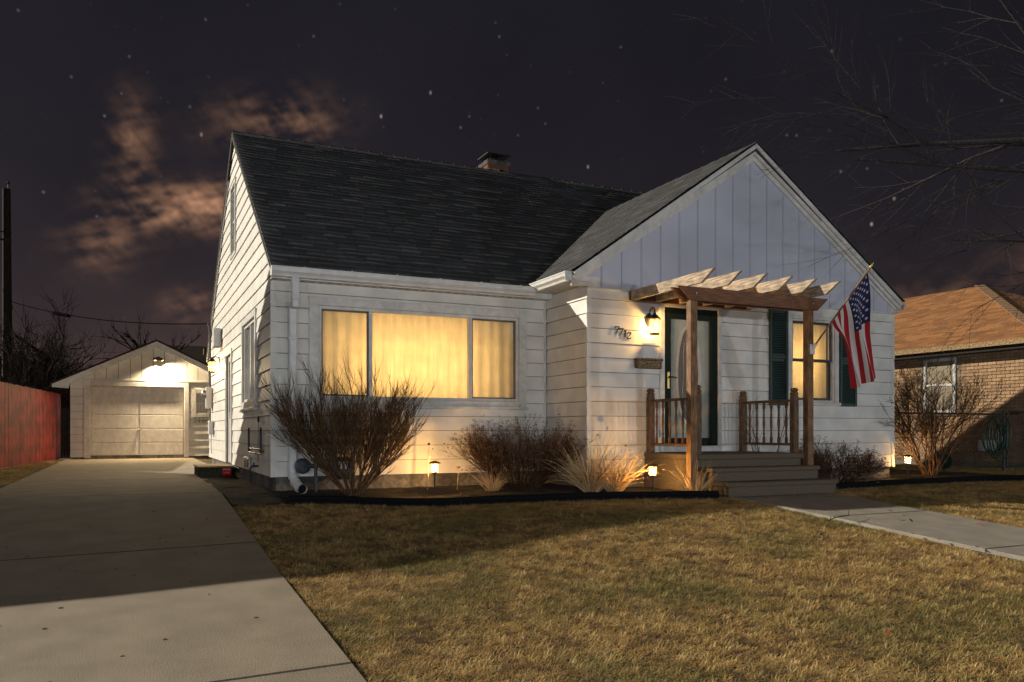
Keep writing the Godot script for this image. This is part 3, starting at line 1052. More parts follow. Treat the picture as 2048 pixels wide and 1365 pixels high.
	g.box(cb + Vector3(0.10, 0.5, 0.10), cb + Vector3(0.38, 0.56, 0.38))
	part("flue", g, M.black_metal, ch)
	g = G.new()
	var c0 := cb + Vector3(0.24, 0.69, 0.24)
	for k in 4:
		var a := [Vector3(-0.26, -0.06, -0.26), Vector3(0.26, -0.06, -0.26), Vector3(0.26, -0.06, 0.26), Vector3(-0.26, -0.06, 0.26)]
		g.tri(c0 + a[(k + 1) % 4], c0 + a[k], c0)
	g.quad(c0 + Vector3(-0.26, -0.075, -0.26), c0 + Vector3(0.26, -0.075, -0.26), c0 + Vector3(0.26, -0.075, 0.26), c0 + Vector3(-0.26, -0.075, 0.26))
	for k in 4:
		var a := [Vector3(-0.26, -0.06, -0.26), Vector3(0.26, -0.06, -0.26), Vector3(0.26, -0.06, 0.26), Vector3(-0.26, -0.06, 0.26)]
		var dn := Vector3(0, -0.015, 0)
		g.quad(c0 + a[k] + dn, c0 + a[k], c0 + a[(k + 1) % 4], c0 + a[(k + 1) % 4] + dn)
	part("chimney_cap", g, M.black_metal, ch)

func cap_piece(g: G, at: Vector3, dirn: Vector3, length: float, half: float, slope: float) -> void:
	var side := dirn.cross(Vector3.UP).normalized()
	var dn := Vector3(0, -half * slope, 0)
	for s in [-1.0, 1.0]:
		var a := at
		var b := at + dirn * length + Vector3(0, -0.012, 0)
		var e: Vector3 = side * half * s + dn
		var t := Vector3(0, -0.012, 0)
		if s > 0: g.eight([a + t, a + t + e, a + e, a, b + t, b + t + e, b + e, b] if false else [b + t, b + e + t, b + e, b, a + t, a + e + t, a + e, a])
		else: g.eight([b + e + t, b + t, b, b + e, a + e + t, a + t, a, a + e])

func house_windows(hs: Node3D) -> void:
	var X := Vector3.RIGHT
	var Z := Vector3(0, 0, 1)
	var O := Vector3.ZERO
	# picture window
	var g := G.new()
	lbox(g, O, X, 0.47, 0.595, 1.16, 2.60, 0.0, 0.034)
	lbox(g, O, X, 3.565, 3.69, 1.16, 2.60, 0.0, 0.034)
	lbox(g, O, X, 0.595, 3.565, 2.485, 2.60, 0.0, 0.032)
	var pw := part("window", g, M.trim, hs)
	pw.set_meta("label", "wide three-pane picture window with glowing curtains")
	g = G.new()
	lbox(g, O, X, 0.45, 3.71, 1.115, 1.165, 0.0, 0.06, 0.01)
	lbox(g, O, X, 0.595, 3.565, 1.165, 1.235, -0.06, 0.03)
	part("sill", g, M.trim, pw)
	g = G.new()
	frame(g, O, X, 0.596, 3.564, 1.236, 2.484, 0.042, -0.09, 0.012)
	for m in [1.31, 2.795]: lbox(g, O, X, m - 0.024, m + 0.024, 1.278, 2.442, -0.09, 0.008)
	part("frame", g, M.trim, pw)
	for s in [[0.638, 1.286], [2.819, 3.522]]:
		g = G.new()
		frame(g, O, X, s[0], s[1], 1.278, 2.442, 0.02, -0.055, -0.012)
		part("sash", g, M.galvanised, pw)
	for s in [[0.66, 1.264], [1.336, 2.769], [2.841, 3.50]]:
		g = G.new()
		lbox(g, O, X, s[0] - 0.004, s[1] + 0.004, 1.28, 2.44, -0.042, -0.036, 0.001)
		part("pane", g, M.pane, pw)
	part("curtain", pleated(O, X, 0.55, 3.61, 1.2, 2.52, -0.2, 0.014, 0.16), M.curtain, pw)
	room_light(pw, O, X, 2.05, 1.75, -0.85, Vector2(2.1, 0.8), 4.7)
	# small front window
	O = Vector3(0, 0, WING_Z)
	g = G.new()
	lbox(g, O, X, 7.65, 7.73, 1.26, 2.64, 0.0, 0.034)
	lbox(g, O, X, 8.655, 8.735, 1.26, 2.64, 0.0, 0.034)
	lbox(g, O, X, 7.73, 8.655, 2.575, 2.64, 0.0, 0.032)
	var fw := part("window", g, M.trim, hs)
	fw.set_meta("label", "lit double-hung window between green shutters")
	g = G.new()
	lbox(g, O, X, 7.63, 8.755, 1.205, 1.262, 0.0, 0.065, 0.01)
	part("sill", g, M.trim, fw)
	g = G.new()
	frame(g, O, X, 7.731, 8.654, 1.263, 2.574, 0.03, -0.1, 0.014)
	part("frame", g, M.trim, fw)
	g = G.new()
	frame(g, O, X, 7.762, 8.623, 1.92, 2.543, 0.035, -0.045, -0.015)
	part("sash", g, M.black_metal, fw)
	g = G.new()
	frame(g, O, X, 7.762, 8.623, 1.294, 1.95, 0.04, -0.085, -0.048)
	part("sash", g, M.black_metal, fw)
	for s in [[1.95, 2.515, -0.032], [1.33, 1.915, -0.068]]:
		g = G.new()
		lbox(g, O, X, 7.79, 8.592, s[0], s[1], s[2], s[2] + 0.004, 0.001)
		part("pane", g, M.pane, fw)
	part("curtain", pleated(O, X, 7.70, 8.69, 1.25, 2.60, -0.2, 0.008, 0.3), M.curtain, fw)
	room_light(fw, O, X, 8.19, 1.92, -0.6, Vector2(0.6, 0.8), 1.1)
	# shutters
	for s in [7.266, 8.748]:
		g = G.new()
		var w := 0.372
		frame(g, O, X, s, s + w, 1.20, 2.70, 0.045, 0.02, 0.055)
		lbox(g, O, X, s + 0.045, s + w - 0.045, 1.93, 1.98, 0.02, 0.05)
		lbox(g, O, X, s + 0.04, s + w - 0.04, 1.22, 2.68, 0.022, 0.028)
		var sh := part("shutter", g, M.shutter_green, hs)
		var sg := G.new()
		sg.eight([Vector3(0, 0.0, 0.0), Vector3(w - 0.092, 0.0, 0.0), Vector3(w - 0.092, 0.008, 0.0), Vector3(0, 0.008, 0.0), Vector3(0, -0.026, 0.018), Vector3(w - 0.092, -0.026, 0.018), Vector3(w - 0.092, -0.018, 0.02), Vector3(0, -0.018, 0.02)])
		var sm := sg.mesh()
		for k in 38:
			var y := 1.28 + k * 0.0375
			if y > 1.90 and y < 2.01 or y > 2.65: continue
			piece("slat", sm, M.shutter_green, sh, Transform3D(Basis(), Vector3(s + 0.046, y, WING_Z + 0.03)))
	# slider on the drive side
	O = Vector3.ZERO
	g = G.new()
	frame(g, O, Z, -3.02, -1.36, 1.16, 2.60, 0.10, 0.0, 0.036)
	var sw := part("window", g, M.trim, hs)
	g = G.new()
	lbox(g, O, Z, -3.05, -1.33, 1.105, 1.158, 0.0, 0.065, 0.01)
	part("sill", g, M.trim, sw)
	g = G.new()
	frame(g, O, Z, -2.92, -1.46, 1.26, 2.50, 0.05, -0.07, 0.0)
	lbox(g, O, Z, -2.215, -2.165, 1.31, 2.45, -0.07, -0.005)
	part("sash", g, M.trim, sw)
	for s in [[-2.87, -2.215], [-2.165, -1.51]]:
		g = G.new()
		lbox(g, O, Z, s[0], s[1], 1.31, 2.45, -0.045, -0.04, 0.001)
		part("pane", g, M.pane, sw)
	part("curtain", pleated(O, Z, -2.95, -1.43, 1.2, 2.52, -0.2, 0.02, 0.14), M.shade_cloth, sw)
	# attic window
	g = G.new()
	frame(g, O, Z, -4.62, -3.86, 3.90, 5.22, 0.07, 0.0, 0.036)
	var aw := part("window", g, M.trim, hs)
	g = G.new()
	frame(g, O, Z, -4.55, -3.93, 3.97, 5.15, 0.04, -0.06, 0.0)
	lbox(g, O, Z, -4.51, -3.97, 4.54, 4.58, -0.06, -0.003)
	part("sash", g, M.trim, aw)
	for s in [[4.01, 4.54], [4.58, 5.11]]:
		g = G.new()
		lbox(g, O, Z, -4.51, -3.97, s[0], s[1], -0.04, -0.035, 0.001)
		part("pane", g, M.pane, aw)
	part("curtain", pleated(O, Z, -4.6, -3.9, 3.95, 5.18, -0.16, 0.01, 0.2), M.shade_cloth, aw)
	# side door
	g = G.new()
	lbox(g, O, Z, -5.5, -5.40, 0.22, 2.30, 0.0, 0.036)
	lbox(g, O, Z, -4.55, -4.45, 0.22, 2.30, 0.0, 0.036)
	lbox(g, O, Z, -5.40, -4.55, 2.22, 2.30, 0.0, 0.034)
	var sd := part("door", g, M.trim, hs)
	g = G.new()
	frame(g, O, Z, -5.40, -4.55, 0.22, 2.22, 0.12, -0.06, -0.012)
	lbox(g, O, Z, -5.28, -4.67, 0.34, 1.1, -0.05, -0.02)
	part("leaf", g, M.trim, sd)
	g = G.new()
	lbox(g, O, Z, -5.28, -4.67, 1.1, 2.1, -0.04, -0.034, 0.001)
	part("pane", g, M.pane, sd)
	part("curtain", pleated(O, Z, -5.3, -4.64, 1.08, 2.12, -0.09, 0.008, 0.12), M.shade_cloth, sd)
	g = G.new()
	lbox(g, O, Z, -4.64, -4.60, 1.02, 1.12, -0.012, 0.04, 0.006)
	part("handle", g, M.brass, sd)
	# cellar window by the corner
	g = G.new()
	lbox(g, O, Z, -2.55, -1.95, 0.22, 0.40, 0.022, 0.05)
	var cw := part("cellar_window", g, M.trim, hs)
	g = G.new()
	lbox(g, O, Z, -2.5, -2.0, 0.24, 0.38, 0.049, 0.054, 0.001)
	part("pane", g, M.lead_glass, cw)

func house_door(hs: Node3D) -> void:
	var X := Vector3.RIGHT
	var O := Vector3(0, 0, WING_Z)
	var g := G.new()
	lbox(g, O, X, 5.225, 5.305, 0.50, 2.665, 0.0, 0.036)
	lbox(g, O, X, 6.28, 6.339, 0.50, 2.665, 0.0, 0.036)
	lbox(g, O, X, 5.305, 6.28, 2.60, 2.665, 0.0, 0.034)
	lbox(g, O, X, 5.225, 6.339, 0.44, 0.50, -0.05, 0.03)
	lbox(g, O, X, 5.305, 6.28, 0.50, 0.585, -0.02, 0.05)
	var d := part("door", g, M.trim, hs)
	d.set_meta("label", "front door with oval glass behind a dark green storm door")
	g = G.new()
	lbox(g, O, X, 5.306, 5.43, 0.586, 2.598, -0.045, 0.012)
	lbox(g, O, X, 6.155, 6.279, 0.586, 2.598, -0.045, 0.012)
	lbox(g, O, X, 5.43, 6.155, 2.44, 2.598, -0.045, 0.010)
	lbox(g, O, X, 5.43, 6.155, 0.586, 0.70, -0.045, 0.010)
	var sd := part("storm_door", g, M.door_green, d)
	g = G.new()
	lbox(g, O, X, 5.425, 6.16, 0.695, 2.445, -0.028, -0.022, 0.001)
	part("pane", g, M.pane, d)
	g = G.new()
	lbox(g, O, X, 5.36, 5.40, 1.42, 1.66, 0.012, 0.024, 0.006)
	part("handle_plate", g, M.brass, d)
	g = G.new()
	var hz := WING_Z
	g.tube([Vector3(5.38, 1.58, hz + 0.02), Vector3(5.38, 1.58, hz + 0.06), Vector3(5.42, 1.585, hz + 0.065), Vector3(5.50, 1.575, hz + 0.06)], [0.012, 0.012, 0.012, 0.009], 8)
	part("handle", g, M.bronze, d)
	# inner leaf with its oval light
	var oval := PackedVector2Array()
	var ring := PackedVector2Array()
	for k in 40:
		var a := TAU * k / 40.0
		oval.append(Vector2(5.79 + 0.185 * cos(a), 1.63 + 0.69 * sin(a)))
		ring.append(Vector2(5.79 + 0.235 * cos(a), 1.63 + 0.745 * sin(a)))
	g = G.new()
	lbox(g, O, X, 5.31, 6.275, 0.59, 2.595, -0.118, -0.075)
	part("leaf", g, M.door_cream, d)
	g = G.new()
	for k in 40:
		var j := (k + 1) % 40
		var P := func(q: Vector2, z: float) -> Vector3: return Vector3(q.x, q.y, hz + z)
		g.quad(P.call(oval[k], -0.055), P.call(ring[k], -0.05), P.call(ring[j], -0.05), P.call(oval[j], -0.055))
		g.quad(P.call(ring[k], -0.05), P.call(ring[k], -0.076), P.call(ring[j], -0.076), P.call(ring[j], -0.05))
		g.quad(P.call(oval[k], -0.076), P.call(oval[k], -0.055), P.call(oval[j], -0.055), P.call(oval[j], -0.076))
	part("oval_frame", g, M.trim, d)
	g = G.new()
	g.prism(oval, O, X, Vector3.UP, -0.076, -0.066)
	part("oval_glass", g, M.lead_glass, d)
	g = G.new()                                              # lead cames in the oval
	for s in [-1.0, 1.0]:
		var path := []
		for k in 13:
			var f := k / 12.0
			path.append(Vector3(5.79 + s * 0.11 * sin(f * PI) * (1.0 + 0.3 * sin(f * 9.0)), 1.0 + f * 1.26, hz - 0.062))
		var rr := []
		for k in 13: rr.append(0.005)
		g.tube(path, rr, 5)
	part("lead_came", g, M.steel, d)
	# house number, stepping down
	var plate := 0
	for k in 4:
		var tm := TextMesh.new()
		tm.text = "7712"[k]
		var f := SystemFont.new()
		f.font_names = PackedStringArray(["Droid Serif"])
		f.font_italic = true
		f.font_weight = 700
		tm.font = f
		tm.font_size = 64
		tm.pixel_size = 0.0023
		tm.depth = 0.012
		var bs := Basis(Vector3(1, 0, 0), Vector3(0.12, 1, 0), Vector3(0, 0, 1))
		piece("house_digit", tm, M.black_metal, hs, Transform3D(bs, Vector3(4.49 + k * 0.068, 2.215 - k * 0.022, WING_Z + 0.034)))

# ------------------------------------------------------------------ porch
func porch() -> void:
	var g := G.new()
	var st := thing("front_steps", "exposed-aggregate concrete porch slab with three steps at the front door", "steps", Vector3(5.84, 0, 2.2))
	g.soft_box(Vector3(4.95, -0.25, WING_Z + 0.03), Vector3(6.73, 0.43, 2.46), 0.01)
	g.soft_box(Vector3(4.93, 0.43, WING_Z + 0.045), Vector3(6.75, 0.50, 2.50), 0.012)
	part("landing", g, M.aggregate, st)
	for k in 2:
		g = G.new()
		var y := 0.335 - k * 0.168
		var z := 2.46 + k * 0.30
		g.soft_box(Vector3(4.95, -0.3, z), Vector3(6.73 + k * 0.01, y - 0.055, z + 0.31), 0.01)
		g.soft_box(Vector3(4.93, y - 0.055, z + 0.001), Vector3(6.75 + k * 0.01, y, z + 0.34), 0.014)
		part("step", g, M.aggregate, st)
	# pergola over the door
	var pg := thing("door_pergola", "cedar pergola of six rafters on two posts above the front door", "pergola", Vector3(5.8, 0, 2.5))
	for x in [4.83, 6.82]:
		g = G.new()
		g.soft_box(Vector3(x - 0.052, -0.1, 2.45), Vector3(x + 0.052, 2.64, 2.55), 0.006)
		part("post", g, M.cedar1, pg)
	for z in [2.553, 2.41]:
		g = G.new()
		g.prism(PackedVector2Array([Vector2(4.56, 2.635), Vector2(4.76, 2.465), Vector2(6.90, 2.465), Vector2(7.10, 2.635)]), Vector3(0, 0, z), Vector3.RIGHT, Vector3.UP, 0.0, 0.038)
		part("beam", g, M.cedar_dark0, pg)
	g = G.new()
	for x in [4.83, 6.82]:
		g.lathe(Vector3(x, 2.555, 2.591), [[0.0, 0.014], [0.008, 0.012], [0.009, 0.0]], 8, Vector3(0, 0, 1))
	part("bolt", g, M.steel, pg)
	g = G.new()
	g.soft_box(Vector3(4.68, 2.64, WING_Z + 0.048), Vector3(6.84, 2.775, WING_Z + 0.088), 0.005)
	part("ledger", g, M.cedar_dark0, pg)
	for x in [4.71, 5.12, 5.53, 5.95, 6.36, 6.78]:
		g = G.new()
		# profile in (-z, y) on the plane x: long top edge, slanting tail
		g.prism(PackedVector2Array([Vector2(1.325, 2.638), Vector2(2.86, 2.638), Vector2(3.10, 2.775), Vector2(1.325, 2.775)]), Vector3(x + 0.019, 0, 0), Vector3(0, 0, 1), Vector3.UP, 0.0, 0.038)
		part("rafter", g, M.sunlit_cedar2, pg)
		g = G.new()
		g.box(Vector3(x - 0.022, 2.632, WING_Z + 0.09), Vector3(x + 0.022, 2.74, WING_Z + 0.094))
		g.box(Vector3(x - 0.023, 2.630, WING_Z + 0.094), Vector3(x + 0.023, 2.636, WING_Z + 0.15))
		part("hanger", g, M.galvanised, pg)
	# railings down the two sides of the landing
	for s in 2:
		var x: float = [4.99, 6.66][s]
		var r := thing("porch_railing", ["short brown wooden porch railing left of the door, near the wall lantern", "short brown wooden porch railing right of the door, beside the shuttered window"][s], "railing", Vector3(x, 0.5, 1.9), "porch railings")
		for z in [1.36, 2.40]:
			g = G.new()
			g.soft_box(Vector3(x - 0.045, 0.50, z - 0.045), Vector3(x + 0.045, 1.29, z + 0.045), 0.006)
			g.soft_box(Vector3(x - 0.036, 1.29, z - 0.036), Vector3(x + 0.036, 1.305, z + 0.036), 0.003)
			g.soft_box(Vector3(x - 0.045, 1.305, z - 0.045), Vector3(x + 0.045, 1.33, z + 0.045), 0.006)
			g.soft_box(Vector3(x - 0.036, 1.33, z - 0.036), Vector3(x + 0.036, 1.345, z + 0.036), 0.003)
			g.soft_box(Vector3(x - 0.047, 1.345, z - 0.047), Vector3(x + 0.047, 1.40, z + 0.047), 0.02)
			part("post", g, M.oiled1, r)
		for y in [0.60, 1.21]:
			g = G.new()
			g.soft_box(Vector3(x - 0.03, y, 1.405), Vector3(x + 0.03, y + 0.035, 2.355), 0.006)
			part("rail", g, M.oiled2, r)
		for k in 6:
			g = G.new()
			var z := 1.405 + 0.95 * (k + 0.7) / 6.4
			g.soft_box(Vector3(x - 0.016, 0.635, z - 0.016), Vector3(x + 0.016, 0.71, z + 0.016), 0.003)
			g.lathe(Vector3(x, 0.70, z), [[0, 0.010], [0.02, 0.018], [0.04, 0.010], [0.055, 0.017], [0.09, 0.011], [0.20, 0.020], [0.30, 0.017], [0.38, 0.011], [0.395, 0.018], [0.41, 0.012], [0.43, 0.016]], 10)
			g.soft_box(Vector3(x - 0.016, 1.12, z - 0.016), Vector3(x + 0.016, 1.21, z + 0.016), 0.003)
			part("baluster", g, M.oiled1, r)
	# wall lantern by the door, and its fellow on the drive side
	wall_lantern(Vector3(5.03, 2.33, WING_Z + 0.03), Vector3(0, 0, 1), "lit black scroll-arm lantern between the house number and the front door", 0.62, true)
	wall_lantern(Vector3(-0.03, 2.16, -6.67), Vector3(-1, 0, 0), "lit black lantern on the side wall facing the garage", 0.6, false)
	# letter box
	var mb := thing("mailbox", "flat brass-coloured letter box on the wall below the front lantern", "mailbox", Vector3(5.0, 1.68, WING_Z + 0.02))
	g = G.new()
	g.soft_box(Vector3(4.785, 1.69, WING_Z + 0.024), Vector3(5.205, 1.825, WING_Z + 0.115), 0.01)
	part("body", g, M.bronze, mb)
	g = G.new()
	g.soft_box(Vector3(4.775, 1.80, WING_Z + 0.026), Vector3(5.215, 1.835, WING_Z + 0.130), 0.008)
	part("lid", g, M.bronze, mb)
	g = G.new()
	g.bar(Vector3(4.94, 1.755, WING_Z + 0.118), Vector3(5.05, 1.765, WING_Z + 0.118), 0.008, 0.014)
	part("emblem", g, M.black_metal, mb)
	# flag on its staff
	flag()

func wall_lantern(at: Vector3, N: Vector3, label: String, energy: float, scroll: bool) -> void:
	var t := thing("wall_lantern", label, "lantern", at, "wall lanterns")
	var S := Vector3.UP.cross(N)
	var c := at + N * 0.14
	var g := G.new()
	var pl := []
	for k in 10:
		var a := TAU * k / 10.0
		pl.append(Vector2(0.055 * cos(a), 0.10 * sin(a) + 0.06))
	g.prism(PackedVector2Array(pl), at, S, Vector3.UP, -0.008, 0.018)
	part("backplate", g, M.black_metal, t)
	g = G.new()
	if scroll:
		var p := []
		var rr := []
		for k in 20:
			var f := k / 19.0
			var a := -PI * 0.55 + f * PI * 1.65
			var rad := 0.075 - 0.045 * maxf(0.0, f - 0.6) / 0.4
			p.append(at + N * (0.10 - rad * cos(a) * 1.0) + Vector3.UP * (0.155 + rad * sin(a) * 1.0))
			rr.append(0.009)
		p.insert(0, at + Vector3.UP * 0.04)
		rr.insert(0, 0.010)
		g.tube(p, rr, 7)
		g.tube([c + Vector3.UP * 0.10, c + Vector3.UP * 0.20], [0.012, 0.008], 7)
	else:
		g.tube([at + Vector3.UP * 0.13, at + N * 0.07 + Vector3.UP * 0.16, c + Vector3.UP * 0.12], [0.01, 0.01, 0.012], 7)
	part("arm", g, M.black_metal, t)
	g = G.new()
	g.lathe(c, [[0.055, 0.0], [0.050, 0.092], [0.062, 0.094], [0.085, 0.058], [0.115, 0.042], [0.125, 0.022], [0.145, 0.018], [0.16, 0.0]], 14)
	part("cap", g, M.black_metal, t)
	g = G.new()
	g.lathe(c, [[-0.15, 0.066], [0.05, 0.078]], 14)
	part("glass", g, M.lamp_glass, t)
	g = G.new()
	for k in 6:
		var a := TAU * k / 6.0
		var b := TAU * (k + 1) / 6.0
		var e0 := S * cos(a) + N * sin(a)
		var e1 := S * cos(b) + N * sin(b)
		g.tube([c + e0 * 0.069 - Vector3.UP * 0.15, c + e1 * 0.081 + Vector3.UP * 0.05], [0.0035, 0.0035], 4)
		g.tube([c + e1 * 0.069 - Vector3.UP * 0.15, c + e0 * 0.081 + Vector3.UP * 0.05], [0.0035, 0.0035], 4)
	part("wire_cage", g, M.bronze, t)
	g = G.new()
	g.lathe(c, [[-0.172, 0.0], [-0.170, 0.066], [-0.145, 0.072], [-0.146, 0.060], [-0.155, 0.0]], 14)
	part("base_ring", g, M.bronze, t)
	g = G.new()
	g.lathe(c, [[-0.10, 0.0], [-0.09, 0.018], [-0.03, 0.022], [0.01, 0.014], [0.03, 0.010], [0.031, 0.0]], 10)
	part("lamp_bulb", g, M.bulb_glow, t)
	var l := OmniLight3D.new()
	l.name = "bulb_light"
	t.add_child(l)
	l.position = c - Vector3.UP * 0.05 - at
	l.light_energy = energy
	l.light_color = lin(1.0, 0.55, 0.16)
	l.light_size = 0.02
	l.omni_range = 20.0
	l.omni_attenuation = 2.0
	l.shadow_enabled = true

func flag_print() -> ImageTexture:
	var im := Image.create_empty(760, 400, false, Image.FORMAT_RGB8)
	var red := lin(0.36, 0.012, 0.018)
	var white := lin(0.62, 0.60, 0.58)
	var blue := lin(0.012, 0.018, 0.085)
	for k in 13: im.fill_rect(Rect2i(0, int(k * 400.0 / 13.0), 760, 32), red if k % 2 == 0 else white)
	var ch := int(400.0 * 7 / 13)
	im.fill_rect(Rect2i(0, 0, 304, ch), blue)
	for r in 9:
		for k in (6 if r % 2 == 0 else 5):
			var cx := 304.0 / 12.0 * (2 * k + (1 if r % 2 == 0 else 2))
			var cy := ch / 10.0 * (r + 1)
			for y in range(-13, 14):
				for x in range(-13, 14):
					var a := fposmod(atan2(x, -y), TAU / 5.0) - TAU / 10.0
					var rad := sqrt(x * x + y * y)
					if rad < 12.5 * cos(TAU / 5.0) / cos(TAU / 5.0 - (TAU / 10.0 - absf(a))) * 0.98: im.set_pixel(int(cx) + x, int(cy) + y, white)
	return ImageTexture.create_from_image(im)

func flag() -> void:
	var foot := Vector3(6.83, 1.93, 2.56)
	var tip := Vector3(7.02, 2.92, 3.36)
	var t := thing("flag", "striped flag with starred blue corner hanging from an angled wooden staff", "flag", foot)
	var g := G.new()
	g.soft_box(foot + Vector3(-0.04, -0.07, -0.008), foot + Vector3(0.04, 0.07, 0.012), 0.004)
	var d := (tip - foot).normalized()
	g.tube([foot, foot + d * 0.10], [0.024, 0.022], 8)
	part("bracket", g, M.plastic_white, t)
	g = G.new()
	g.tube([foot + d * 0.02, tip], [0.0125, 0.0125], 8)
	part("staff", g, M.cedar1, t)
	g = G.new()
	g.lathe(tip, [[0.0, 0.013], [0.012, 0.02], [0.03, 0.018], [0.06, 0.010], [0.085, 0.0]], 8, d)
	part("finial", g, M.brass, t)
	var m := StandardMaterial3D.new()
	m.resource_name = "flag_cloth"
	m.albedo_texture = flag_print()
	m.roughness = 0.9
	m.backlight_enabled = true
	m.backlight = Color(0.5, 0.5, 0.5)
	g = G.new()
	g.with_uv = true
	var ns := 34
	var nt := 40
	var P := []
	var hoist := 0.78
	for i in ns + 1:
		var row := []
		var s := float(i) / ns                                 # 0 at the tip, 1 down the staff
		for j in nt + 1:
			var f := float(j) / nt
			var p := tip - d * (0.05 + hoist * s)
			var fly := 1.18 * f
			# cloth leaves the staff square to it, then hangs; the loose end gathers towards the middle
			var gather := smoothstep(0.0, 0.55, f)
			var mid := tip - d * (0.05 + hoist * 0.60)
			p = p.lerp(mid + Vector3((s - 0.5) * -0.34, (0.5 - s) * 0.12, (s - 0.5) * -0.10), gather * 0.75)
			p += Vector3(0.46 * f, -fly * (0.86 + 0.10 * f) + 0.10 * s * f, -0.10 * f)
			var ph := s * 13.0 + f * 2.2
			p += Vector3(0.018 * sin(ph) + 0.008 * sin(s * 31.0 + f * 5.0), 0.0, 0.060 * cos(ph * 0.9 + 0.8)) * smoothstep(0.0, 0.35, f)
			row.append(p)
		P.append(row)
	for i in ns:
		for j in nt:
			var q := [[i, j], [i + 1, j], [i + 1, j + 1], [i, j + 1]]
			for e in [[0, 1, 2], [0, 2, 3]]:
				for k in e:
					var a: int = q[k][0]
					var b: int = q[k][1]
					g.v.append(P[a][b])
					var da: Vector3 = P[mini(a + 1, ns)][b] - P[maxi(a - 1, 0)][b]
					var db: Vector3 = P[a][mini(b + 1, nt)] - P[a][maxi(b - 1, 0)]
					g.n.append(db.cross(da).normalized())
					g.uv.append(Vector2(float(b) / nt, float(a) / ns))
	part("cloth", g, m, t)

